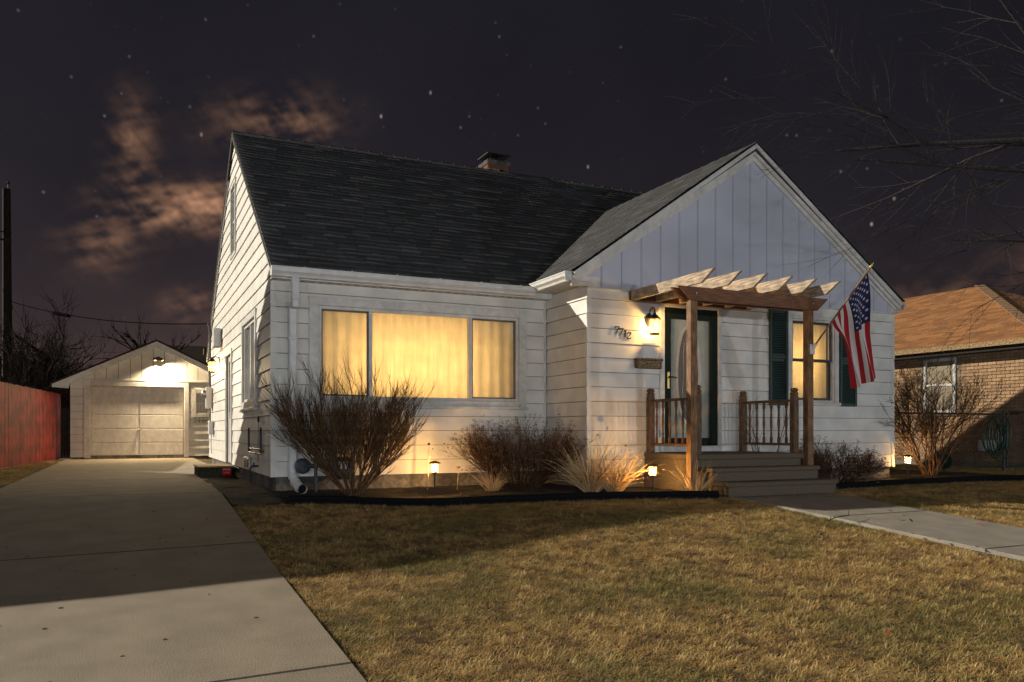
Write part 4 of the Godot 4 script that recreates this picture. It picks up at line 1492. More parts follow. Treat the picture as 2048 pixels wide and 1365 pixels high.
# ------------------------------------------------------------------ garage
func garage() -> void:
	var gz := -15.0
	var O := Vector3(0, 0, gz)
	var X := Vector3.RIGHT
	var t := thing("garage", "white single garage with panelled door at the end of the drive", "garage", Vector3(-1.2, 0, gz))
	var xl := -3.2
	var xr := 1.25
	var ax := -0.975
	var g := G.new()
	g.box(Vector3(xl + 0.02, -0.1, gz - 6.0), Vector3(xr - 0.02, 0.1, gz - 0.02))
	part("foundation", g, M.foundation, t)
	var w := backing(t, O, X, rect(xl, 0.06, xr, 2.30), [rect(-2.70, 0.05, -0.226, 2.09), rect(0.10, 1.26, 0.60, 1.96)], 0.12)
	siding(w, O, X, rect(xl, 0.06, xr, 2.26), [rect(-2.86, 0.0, -0.10, 2.22), rect(-0.02, 1.20, 0.72, 2.05)], 0.06, 2.26, 9.0, 0.215, 0.026)
	g = G.new()
	g.box(Vector3(xl, 0.06, gz - 6.0), Vector3(xl + 0.1, 2.2, gz - 0.13))
	g.box(Vector3(xr - 0.1, 0.06, gz - 6.0), Vector3(xr, 2.2, gz - 0.13))
	g.box(Vector3(xl + 0.1, 0.06, gz - 6.0), Vector3(xr - 0.1, 2.2, gz - 5.9))
	part("wall", g, M.siding1, t)
	# gable boards
	var sl := (3.36 - 2.26) / (ax - xl)
	var tri := PackedVector2Array([Vector2(xl + 0.02, 2.27), Vector2(2 * ax - xl, 2.27), Vector2(ax, 3.33)])
	g = G.new()
	g.prism(PackedVector2Array([Vector2(xl + 0.1, 2.25), Vector2(2 * ax - xl - 0.1, 2.25), Vector2(ax, 3.28)]), O, X, Vector3.UP, -0.1, 0.002)
	w = part("wall", g, M.shade_line_backing, t)
	var u := xl
	while u < xr:
		for p in Geometry2D.intersect_polygons(rect(u + 0.006, 2.0, u + 0.296, 4.0), tri):
			g = G.new()
			g.prism(p, O, X, Vector3.UP, 0.001, 0.022)
			part("gable_board", g, M["siding%d" % (rng.randi() % 3)], w)
		u += 0.305
	g = G.new()
	lbox(g, O, X, xl, xr, 2.24, 2.285, 0.0, 0.045)
	part("drip_ledge", g, M.trim, t)
	for s in [-1.0, 1.0]:
		g = G.new()
		var x0: float = ax + s * (ax - xl + 0.44)
		var y0 := 3.40 - sl * (ax - xl + 0.44)
		var poly := PackedVector2Array([Vector2(ax, 3.41), Vector2(x0, y0 + 0.02), Vector2(x0, y0 - 0.06), Vector2(x0 - s * 0.40, y0 - 0.09), Vector2(x0 - s * 0.44, y0 + 0.06), Vector2(ax, 3.25)])
		g.prism(poly, O, X, Vector3.UP, 0.03, 0.16)
		part("rake_board", g, M.gutter_white, t)
		g = G.new()
		var A := Vector3(ax, 3.425, gz + 0.20)
		var B := Vector3(x0 + s * 0.05, y0 + 0.015, gz + 0.20)
		var dn := Vector3(0, 0.035, 0)
		var bk := Vector3(0, 0, -6.5)
		var e := [B + bk, A + bk, A + bk + dn, B + bk + dn, B, A, A + dn, B + dn]
		if s > 0: e = [A + bk, B + bk, B + bk + dn, A + bk + dn, A, B, B + dn, A + dn]
		g.eight(e)
		part("roof", g, M.roof_brown, t)
	# door casing and panels
	g = G.new()
	lbox(g, O, X, -2.86, -2.70, 0.03, 2.22, 0.0, 0.045)
	lbox(g, O, X, -0.226, -0.10, 0.03, 2.22, 0.0, 0.045)
	lbox(g, O, X, -2.70, -0.226, 2.09, 2.22, 0.0, 0.043)
	var d := part("door", g, M.old_white, t)
	g = G.new()
	lbox(g, O, X, -2.72, -0.21, 0.03, 2.10, -0.075, -0.06, 0.002)
	part("door_leaf", g, M.old_white, d)
	for r in 5:
		for k in 2:
			g = G.new()
			var u0 := -2.66 + k * 1.235
			lbox(g, O, X, u0, u0 + 1.165, 0.075 + r * 0.402, 0.075 + r * 0.402 + 0.375, -0.061, -0.046, 0.010)
			part("door_panel", g, M.old_white, d)
	g = G.new()
	g.tube([Vector3(-1.46, 0.86, gz - 0.045), Vector3(-1.46, 0.86, gz - 0.01), Vector3(-1.46, 0.80, gz + 0.0)], [0.02, 0.018, 0.014], 8)
	lbox(g, O, X, -1.485, -1.435, 0.78, 0.92, -0.048, -0.042)
	part("lock_handle", g, M.steel, d)
	g = G.new()
	g.tube([Vector3(-1.54, 0.10, gz - 0.045), Vector3(-1.54, 0.10, gz - 0.005), Vector3(-1.38, 0.10, gz - 0.005), Vector3(-1.38, 0.10, gz - 0.045)], [0.01, 0.01, 0.01, 0.01], 6)
	part("lift_handle", g, M.galvanised, d)
	# window
	g = G.new()
	frame(g, O, X, -0.02, 0.72, 1.20, 2.05, 0.12, 0.0, 0.04)
	var win := part("window", g, M.trim, t)
	g = G.new()
	frame(g, O, X, 0.10, 0.60, 1.32, 1.93, 0.03, -0.05, 0.0)
	lbox(g, O, X, 0.13, 0.57, 1.60, 1.63, -0.05, -0.002)
	part("sash", g, M.trim, win)
	g = G.new()
	lbox(g, O, X, 0.13, 0.57, 1.35, 1.90, -0.035, -0.03, 0.001)
	part("pane", g, M.pane, win)
	part("curtain", pleated(O, X, 0.08, 0.64, 1.28, 1.98, -0.16, 0.01, 0.1), M.shade_cloth, win)
	# wire basket under the window
	var b := thing("window_basket", "black wire basket on the garage wall below its window", "basket", Vector3(0.35, 1.1, gz + 0.1))
	g = G.new()
	for y in [1.20, 1.10]: g.tube([Vector3(-0.02 + (1.2 - y), y, gz + 0.03), Vector3(0.02 + (1.2 - y), y, gz + 0.2), Vector3(0.68, y, gz + 0.2), Vector3(0.72, y, gz + 0.03)], [0.008, 0.008, 0.008, 0.008], 5)
	part("rim", g, M.black_metal, b)
	g = G.new()
	for k in 6:
		var x := 0.06 + k * 0.12
		g.tube([Vector3(x, 1.21, gz + 0.2), Vector3(x, 1.08, gz + 0.18), Vector3(x, 1.04, gz + 0.03)], [0.006, 0.006, 0.006], 5)
	part("wire", g, M.black_metal, b)
	# twin floodlight
	var fl := thing("floodlight", "black twin-headed floodlight lit under the garage peak", "floodlight", Vector3(-0.93, 2.92, gz + 0.03))
	g = G.new()
	g.lathe(Vector3(-0.93, 2.92, gz + 0.022), [[0.0, 0.06], [0.03, 0.055], [0.035, 0.0]], 12, Vector3(0, 0, 1))
	part("base", g, M.black_metal, fl)
	for s in [-1.0, 1.0]:
		var h := Vector3(-0.93 + s * 0.09, 2.88, gz + 0.10)
		var dir := Vector3(0.25 + s * 0.2, -0.78, 0.5).normalized()
		g = G.new()
		g.tube([Vector3(-0.93, 2.92, gz + 0.05), h - dir * 0.05], [0.015, 0.015], 6)
		g.lathe(h, [[-0.06, 0.0], [-0.055, 0.03], [0.0, 0.05], [0.045, 0.055], [0.05, 0.048], [0.03, 0.04]], 12, dir)
		part("head", g, M.black_metal, fl)
		g = G.new()
		g.lathe(h, [[0.031, 0.0], [0.03, 0.038]], 12, -dir * -1.0)
		part("lamp_bulb", g, M.bulb_glow, fl)
		var l := SpotLight3D.new()
		l.name = "flood_light"
		fl.add_child(l)
		var p := h + dir * 0.07
		l.position = p - fl.position
		l.look_at_from_position(p, p + dir, Vector3(0, 0, 1))
		l.position = p - fl.position
		l.light_energy = 12.0
		l.light_color = lin(1.0, 0.76, 0.45)
		l.light_size = 0.04
		l.spot_angle = 75.0
		l.spot_angle_attenuation = 0.7
		l.spot_range = 30.0
		l.shadow_enabled = true

# ------------------------------------------------------------------ left of the drive
func left_side() -> void:
	# red board fence: runs along the drive and turns at its near end
	var t := thing("red_fence", "tall red board fence left of the driveway", "fence", Vector3(-4.0, 0, -11.0))
	var A := Vector3(-4.28, 0, -9.0)
	var B := Vector3(-3.5, 0, -15.6)
	var n := 46
	var dirn := (B - A).normalized()
	var nor := dirn.cross(Vector3.UP).normalized()
	for k in n:
		var p := A.lerp(B, float(k) / n)
		var q := A.lerp(B, float(k + 1) / n) - dirn * 0.006
		var top := 1.86 + rng.randf_range(-0.012, 0.012)
		var off := nor * rng.randf_range(-0.004, 0.004)
		var g := G.new()
		g.eight([p + off, q + off, q + off + Vector3(0, top, 0), p + off + Vector3(0, top, 0), p + off + nor * 0.02, q + off + nor * 0.02, q + off + nor * 0.02 + Vector3(0, top, 0), p + off + nor * 0.02 + Vector3(0, top, 0)])
		part("board", g, M.red_fence, t)
	for y in [0.4, 1.5]:
		var g := G.new()
		g.bar(A + Vector3(0, y, 0) - nor * 0.03, B + Vector3(0, y, 0) - nor * 0.03, 0.04, 0.09)
		part("rail", g, M.red_fence, t)
	for k in 4:
		var g := G.new()
		var p := A.lerp(B, k / 3.0) - nor * 0.095
		g.box(p + Vector3(-0.045, -0.1, -0.045), p + Vector3(0.045, 1.84, 0.045))
		part("post", g, M.red_fence, t)
	# dark pickets between fence and garage
	t = thing("picket_fence", "dark weathered picket fence between red fence and garage", "fence", Vector3(-3.4, 0, -16.2))
	for k in 9:
		var g := G.new()
		var x := -3.75 + k * 0.075
		g.prism(PackedVector2Array([Vector2(x, 0), Vector2(x + 0.065, 0), Vector2(x + 0.065, 1.42), Vector2(x + 0.0325, 1.5), Vector2(x, 1.42)]), Vector3(0, 0, -16.2), Vector3.RIGHT, Vector3.UP, 0.0, 0.02)
		part("picket", g, M.dark_wood, t)
	for y in [0.4, 1.2]:
		var g := G.new()
		g.box(Vector3(-3.8, y, -16.25), Vector3(-3.1, y + 0.08, -16.2))
		part("rail", g, M.dark_wood, t)
	# neighbour's house, out of view beyond the drive: placed to throw the long shadow over drive and lawn
	t = thing("unseen_neighbour_house", "gabled house out of view beyond the driveway whose shadow crosses the front lawn", "house", Vector3(-10.5, 0, -4.8))
	var g := G.new()
	g.box(Vector3(-15.0, -0.6, -10.3), Vector3(-6.6, 2.3, 0.7))
	part("wall", g, M.siding1, t)
	g = G.new()
	g.prism(PackedVector2Array([Vector2(-10.3, 2.3), Vector2(0.7, 2.3), Vector2(-4.8, 6.1)]), Vector3(-6.6, 0, 0), Vector3(0, 0, 1), Vector3.UP, 0.0, 8.4)
	part("gable", g, M.siding1, t)
	for s in [-1.0, 1.0]:
		g = G.new()
		var a := Vector3(0, 6.42, -4.8)
		var b := Vector3(0, 6.42 - 0.70 * 6.1, -4.8 + s * 6.1)
		var xa := Vector3(-15.3, 0, 0)
		var xb := Vector3(-6.2, 0, 0)
		var dn := Vector3(0, -0.14, 0)
		if s > 0: g.eight([a + xa + dn, a + xb + dn, a + xb, a + xa, b + xa + dn, b + xb + dn, b + xb, b + xa])
		else: g.eight([b + xa + dn, b + xb + dn, b + xb, b + xa, a + xa + dn, a + xb + dn, a + xb, a + xa])
		part("roof", g, M.roof_brown, t)
	# side step, meter gear and other things on the side wall
	t = thing("side_step", "low mossy concrete step with a worn tan edge at the side door", "step", Vector3(-0.3, 0, -4.6))
	g = G.new()
	g.soft_box(Vector3(-0.60, -0.05, -5.3), Vector3(-0.02, 0.155, -4.12), 0.02)
	part("block", g, M.moss_concrete, t)
	g = G.new()
	g.soft_box(Vector3(-0.62, 0.156, -5.32), Vector3(-0.02, 0.185, -4.10), 0.006)
	part("tread", g, M.cedar2, t)
	t = thing("red_jug", "small red plastic jug lying beside the mossy side step", "jug", Vector3(-0.16, 0.02, -3.85))
	g = G.new()
	g.lathe(Vector3(-0.24, 0.08, -3.86), [[0, 0.0], [0.0, 0.055], [0.02, 0.07], [0.13, 0.07], [0.15, 0.045]], 12, Vector3(1, 0, 0.1).normalized())
	part("body", g, M.plastic_red, t)
	g = G.new()
	g.lathe(Vector3(-0.09, 0.08, -3.845), [[0, 0.045], [0.05, 0.04], [0.06, 0.02], [0.06, 0.0]], 12, Vector3(1, 0, 0.1).normalized())
	part("cap", g, M.plastic_black, t)
	t = thing("meter_box", "grey electric meter box with conduit at the far end of the side wall", "meter", Vector3(-0.1, 1.5, -8.4))
	g = G.new()
	g.soft_box(Vector3(-0.15, 1.30, -8.55), Vector3(-0.027, 1.78, -8.25), 0.015)
	part("box", g, M.plastic_white, t)
	g = G.new()
	g.lathe(Vector3(-0.15, 1.62, -8.40), [[0.0, 0.09], [0.07, 0.085], [0.09, 0.06], [0.095, 0.0]], 14, Vector3(-1, 0, 0))
	part("dial", g, M.steel, t)
	g = G.new()
	g.tube([Vector3(-0.06, 1.78, -8.4), Vector3(-0.06, 3.02, -8.4), Vector3(-0.09, 3.22, -8.4)], [0.025, 0.025, 0.03], 8)
	g.tube([Vector3(-0.06, 1.30, -8.4), Vector3(-0.06, 0.9, -8.4)], [0.02, 0.02], 8)
	part("conduit", g, M.galvanised, t)
	g = G.new()
	g.soft_box(Vector3(-0.12, 0.72, -8.2), Vector3(-0.027, 1.02, -7.95), 0.012)
	g.tube([Vector3(-0.06, 0.72, -8.08), Vector3(-0.07, 0.5, -8.05), Vector3(-0.06, 0.3, -8.0)], [0.012, 0.012, 0.012], 6)
	part("disconnect", g, M.plastic_white, t)
	t = thing("wall_vent", "white boxed exhaust vent high on the side wall above the lantern", "vent", Vector3(-0.1, 2.5, -6.45))
	g = G.new()
	g.soft_box(Vector3(-0.17, 2.50, -6.62), Vector3(-0.027, 2.86, -6.25), 0.015)
	part("hood", g, M.plastic_white, t)
	g = G.new()
	g.box(Vector3(-0.16, 2.49, -6.60), Vector3(-0.04, 2.502, -6.27))
	part("grille", g, M.black_metal, t)
	t = thing("wire_hanger", "black wrought-iron basket hanger on the side wall near the corner", "hanger", Vector3(-0.08, 0.6, -1.2))
	g = G.new()
	for z in [-1.85, -0.62]:
		var pts := []
		var rr := []
		for k in 9:
			var a := PI * k / 8.0
			pts.append(Vector3(-0.06, 0.75 + 0.10 * sin(a), z - 0.05 * cos(a)))
			rr.append(0.009)
		pts.insert(0, Vector3(-0.06, 0.50, z - 0.05))
		rr.insert(0, 0.009)
		pts.append(Vector3(-0.06, 0.50, z + 0.05))
		rr.append(0.009)
		g.tube(pts, rr, 5)
		g.tube([Vector3(-0.06, 0.50, z), Vector3(-0.06, 0.80, z)], [0.006, 0.006], 5)
	part("loop", g, M.black_metal, t)
	g = G.new()
	for y in [0.49, 0.55]: g.tube([Vector3(-0.06, y, -1.9), Vector3(-0.06, y, -0.57)], [0.009, 0.009], 5)
	for z in [-1.85, -0.62]: g.tube([Vector3(-0.06, 0.52, z), Vector3(-0.015, 0.52, z)], [0.009, 0.009], 5)
	part("rail", g, M.black_metal, t)
	t = thing("garden_tap", "brass garden tap low on the side wall near the corner", "tap", Vector3(-0.06, 0.29, -1.15))
	g = G.new()
	g.tube([Vector3(-0.01, 0.30, -1.15), Vector3(-0.10, 0.30, -1.15), Vector3(-0.13, 0.27, -1.15), Vector3(-0.135, 0.23, -1.15)], [0.014, 0.018, 0.015, 0.013], 8)
	part("spout", g, M.iron_grey, t)
	g = G.new()
	g.tube([Vector3(-0.08, 0.30, -1.15), Vector3(-0.08, 0.35, -1.15)], [0.008, 0.008], 6)
	g.tube([Vector3(-0.08, 0.35, -1.20), Vector3(-0.08, 0.35, -1.10)], [0.010, 0.010], 6)
	part("handle", g, M.iron_grey, t)
	t = thing("sensor_cable", "thin black cable hanging from a small round sensor near the corner", "cable", Vector3(-0.03, 0.4, -1.05))
	g = G.new()
	g.lathe(Vector3(-0.022, 0.97, -1.05), [[0, 0.045], [0.02, 0.04], [0.03, 0.0]], 10, Vector3(-1, 0, 0))
	part("sensor", g, M.black_metal, t)
	g = G.new()
	g.tube([Vector3(-0.03, 0.95, -1.05), Vector3(-0.034, 0.6, -1.06), Vector3(-0.03, 0.36, -1.10)], [0.004, 0.004, 0.004], 4)
	part("wire", g, M.black_metal, t)
	# gas meter behind the big shrub
	t = thing("gas_meter", "grey gas meter and pipes at the foot of the wall behind the bare shrub", "gas meter", Vector3(0.7, 0, 0.2))
	g = G.new()
	g.lathe(Vector3(0.36, 0.345, 0.16), [[-0.03, 0.0], [-0.03, 0.07], [-0.012, 0.105], [0.012, 0.105], [0.03, 0.07], [0.035, 0.0]], 20, Vector3(0.15, 0, 1).normalized())
	part("regulator", g, M.iron_grey, t)
	g = G.new()
	g.tube([Vector3(0.53, -0.02, 0.16), Vector3(0.53, 0.60, 0.16), Vector3(0.56, 0.64, 0.16), Vector3(1.16, 0.64, 0.16), Vector3(1.2, 0.60, 0.16), Vector3(1.2, 0.45, 0.16)], [0.022, 0.022, 0.022, 0.022, 0.022, 0.022], 8)
	g.tube([Vector3(0.40, 0.345, 0.16), Vector3(0.55, 0.345, 0.16)], [0.03, 0.03], 8)
	g.tube([Vector3(0.78, 0.64, 0.16), Vector3(0.78, 0.45, 0.16)], [0.022, 0.022], 8)
	for y in [0.14, 0.34]: g.lathe(Vector3(0.53, y, 0.16), [[-0.03, 0.0], [-0.03, 0.034], [0.03, 0.034], [0.03, 0.0]], 10)
	part("pipe", g, M.iron_grey, t)
	g = G.new()
	g.soft_box(Vector3(0.70, 0.16, 0.06), Vector3(1.02, 0.46, 0.25), 0.05)
	g.lathe(Vector3(0.70, 0.31, 0.155), [[-0.03, 0.0], [-0.03, 0.06], [0.01, 0.09]], 12, Vector3(1, 0, 0))
	part("meter_body", g, M.iron_grey, t)
	g = G.new()
	g.soft_box(Vector3(0.80, 0.30, 0.25), Vector3(0.94, 0.40, 0.262), 0.004)
	part("dial", g, M.plastic_white, t)

# ------------------------------------------------------------------ right side: brick house, chain-link fence
func right_side() -> void:
	var t := thing("brick_house", "tan brick house with orange hip roof beyond the chain-link fence", "house", Vector3(19.5, 0, -5))
	var x0 := 15.7
	var zf := 0.15
	var g := G.new()
	g.box(Vector3(x0 + 0.012, -0.2, -13.0), Vector3(24.0, 2.72, zf - 0.012))
	var w := part("wall", g, M.mortar, t)
	var bm := G.new()
	bm.box(Vector3(0, 0, 0), Vector3(0.02, 0.063, 0.198))
	var brick := bm.mesh()
	var rest := {}
	var count := 0
	var hole := Rect2(-2.62, 1.16, 0.88, 1.38)
	for row in 34:
		var y := 0.12 + row * 0.0745
		var z := zf - (0.105 if row % 2 else 0.0)
		var k := 0
		while z > -12.5:
			var z0 := z - 0.198
			var inside := y + 0.063 > hole.position.y and y < hole.end.y and z > hole.position.x and z0 < hole.end.x
			var tone := rng.randi_range(0, 3)
			if not inside:
				if y > 1.25 and z > -3.6 and z < 0.1 and count < 300:
					piece("brick", brick, M["brick%d" % tone], w, Transform3D(Basis(), Vector3(x0 - rng.randf_range(0.004, 0.009), y, z0)))
					count += 1
				else:
					if not rest.has(tone): rest[tone] = G.new()
					rest[tone].box(Vector3(x0 - 0.006, y, z0), Vector3(x0 + 0.012, y + 0.063, z))
			z -= 0.208
	for tone in rest: stuff(part("brick_field", rest[tone], M["brick%d" % tone], w))
	# front face bricks, out of sight mostly
	g = G.new()
	for row in 34:
		for k in 38:
			var x := x0 + 0.012 + k * 0.208 + (0.1 if row % 2 else 0.0)
			g.box(Vector3(x, 0.12 + row * 0.0745, zf - 0.012), Vector3(x + 0.198, 0.183 + row * 0.0745, zf))
	stuff(part("brick_field", g, M.brick0, w))
	# window
	var O := Vector3(x0, 0, 0)
	var Z := Vector3(0, 0, 1)
	g = G.new()
	frame(g, O, Z, -2.60, -1.76, 1.22, 2.52, 0.07, -0.02, 0.02)
	lbox(g, O, Z, -2.53, -1.83, 1.86, 1.91, -0.02, 0.012)
	var win := part("window", g, M.trim, t)
	g = G.new()
	lbox(g, O, Z, -2.66, -1.70, 1.15, 1.22, -0.01, 0.05)
	part("sill", g, M.mortar, win)
	for s in [[1.29, 1.86], [1.91, 2.45]]:
		g = G.new()
		lbox(g, O, Z, -2.53, -1.83, s[0], s[1], -0.002, 0.002, 0.001)
		part("pane", g, M.pane, win)
	g = G.new()
	lbox(g, O, Z, -2.53, -1.83, 1.29, 2.45, -0.010, -0.006, 0.001)
	part("blind", g, M.shade_cloth, win)
	# hip roof
	var ex := 15.32
	var ez := 0.50
	var ey := 2.74
	var pk := Vector3(19.75, 4.84, -4.0)
	var far := Vector3(19.75, 4.84, -9.0)
	g = G.new()
	var c := [Vector3(ex, ey, ez), Vector3(24.2, ey, ez), Vector3(24.2, ey, -13.4), Vector3(ex, ey, -13.4)]
	g.tri(c[0], c[1], pk)
	g.quad(c[1], c[2], far, pk)
	g.tri(c[2], c[3], far)
	g.quad(c[3], c[0], pk, far)
	g.quad(c[3] - Vector3(0, 0.02, 0), c[2] - Vector3(0, 0.02, 0), c[1] - Vector3(0, 0.02, 0), c[0] - Vector3(0, 0.02, 0))
	var roof := part("roof", g, M.roof_brown, t)
	var tones := []
	for k in 5:
		var s: float = [0.8, 1.0, 1.15, 0.9, 0.7][k]
		tones.append(Color(0.50 * s, 0.23 * s, 0.085 * s))
	var S := Vector3(pk.x - ex, pk.y - ey, 0).normalized()
	var rise := Vector2(pk.x - ex, pk.y - ey).length()
	var nc := int(rise / 0.14)
	shingles(roof, Vector3(ex, ey, 0), Z, S, nc, func(k): return lerpf(-13.4, far.z, k / float(nc)), func(k): return lerpf(ez, pk.z, k / float(nc)), func(k, a): return false, 0.14, tones, M.tan_shingle_any, [])
	var S2 := Vector3(0, pk.y - ey, pk.z - ez).normalized()
	var r2 := Vector2(ez - pk.z, pk.y - ey).length()
	var n2 := int(r2 / 0.14)
	shingles(roof, Vector3(0, ey, ez), Vector3.RIGHT, S2, n2, func(k): return lerpf(ex, pk.x, k / float(n2)), func(k): return lerpf(24.2, pk.x, k / float(n2)), func(k, a): return false, 0.14, tones, M.tan_shingle_any, [])
	g = G.new()
	for k in 22:
		var a: Vector3 = c[0].lerp(pk, k / 22.0) + Vector3(0, 0.03, 0)
		var b: Vector3 = c[0].lerp(pk, (k + 1.1) / 22.0) + Vector3(0, 0.02, 0)
		g.bar(a, b, 0.24, 0.014)
	part("hip_cap", g, M.brick1, roof)
	g = G.new()
	g.box(Vector3(ex - 0.10, ey - 0.10, -13.4), Vector3(ex - 0.002, ey + 0.01, ez))
	g.box(Vector3(ex, ey - 0.10, ez + 0.002), Vector3(24.2, ey + 0.01, ez + 0.1))
	part("gutter", g, M.bronze, t)
	g = G.new()
	g.box(Vector3(ex, ey - 0.19, -13.4), Vector3(x0 + 0.01, ey - 0.105, ez))
	g.box(Vector3(x0, ey - 0.19, zf), Vector3(24.2, ey - 0.105, ez))
	part("soffit", g, M.dark_wood, t)
	# vent in the foot of the brick wall
	g = G.new()
	lbox(g, O, Z, -1.2, -0.75, 0.35, 0.60, 0.0, 0.03)
	for k in 6: lbox(g, O, Z, -1.16 + k * 0.065, -1.13 + k * 0.065, 0.39, 0.56, 0.03, 0.04, 0.001)
	part("vent", g, M.plastic_white, t)
	# chain-link fence
	var fz := 0.3
	t = thing("chain_link_fence", "low chain-link fence and gate between the two houses", "fence", Vector3(12.6, 0, fz))
	for x in [10.06, 12.2, 14.32]:
		g = G.new()
		g.tube([Vector3(x, -0.1, fz), Vector3(x, 1.18, fz)], [0.028, 0.028], 8)
		g.lathe(Vector3(x, 1.18, fz), [[0, 0.032], [0.02, 0.03], [0.045, 0.0]], 8)
		part("post", g, M.fence_wire, t)
	g = G.new()
	g.tube([Vector3(10.06, 1.14, fz), Vector3(14.32, 1.14, fz)], [0.018, 0.018], 8)
	part("top_rail", g, M.fence_wire, t)
	g = G.new()
	g.tube([Vector3(14.42, 0.08, fz), Vector3(14.42, 1.12, fz), Vector3(14.50, 1.2, fz), Vector3(15.35, 1.2, fz), Vector3(15.43, 1.12, fz), Vector3(15.43, 0.08, fz), Vector3(14.42, 0.08, fz)], [0.02, 0.02, 0.02, 0.02, 0.02, 0.02, 0.02], 8)
	part("gate_frame", g, M.fence_wire, t)
	g = G.new()
	for span in [[10.09, 14.29, 1.12], [14.44, 15.41, 1.16]]:
		var h: float = span[2] - 0.08
		var x: float = span[0] - h
		while x < span[1]:
			for s in [-1.0, 1.0]:
				var a := Vector2(x, 0.08 if s > 0 else span[2])
				var b := Vector2(x + h, span[2] if s > 0 else 0.08)
				if a.x < span[0]:
					a = a.lerp(b, (span[0] - a.x) / (b.x - a.x))
				if b.x > span[1]:
					b = a.lerp(b, (span[1] - a.x) / (b.x - a.x))
				g.tube([Vector3(a.x, a.y, fz - 0.022 + 0.003 * s), Vector3(b.x, b.y, fz - 0.022 + 0.003 * s)], [0.0026, 0.0026], 3, false)
			x += 0.082
	stuff(part("mesh_wire", g, M.fence_wire, t))
	# garden hose hung on the fence
	t = thing("garden_hose", "coiled dark green garden hose hanging on the chain-link fence", "hose", Vector3(13.9, 0.3, fz + 0.1))
	for k in 7:
		g = G.new()
		var pts := []
		var rr := []
		for i in 25:
			var a := TAU * i / 24.0
			var r := 0.27 + 0.02 * k * (1.0 if k % 2 else -0.6) + 0.02 * sin(a * 3.0 + k)
			pts.append(Vector3(13.92 + (r * 0.9) * sin(a) + 0.03 * (k - 3), 0.78 + r * 1.25 * cos(a) - 0.1, fz + 0.06 + 0.018 * k))
			rr.append(0.014)
		g.tube(pts, rr, 6)
		part("coil", g, M.plastic_green, t)
	t = thing("sprinkler_reel", "small green plastic hose reel on the ground by the fence", "hose reel", Vector3(13.0, 0, fz - 0.4))
	g = G.new()
	g.lathe(Vector3(12.85, 0.2, fz - 0.4), [[0, 0.0], [0, 0.16], [0.02, 0.16], [0.03, 0.09], [0.22, 0.09], [0.23, 0.16], [0.25, 0.16], [0.25, 0.0]], 14, Vector3(1, 0, 0))
	part("drum", g, M.plastic_green, t)
	g = G.new()
	for x in [12.87, 13.08]: g.bar(Vector3(x, 0.0, fz - 0.4), Vector3(x, 0.4, fz - 0.4), 0.03, 0.03)
	part("stand", g, M.plastic_green, t)

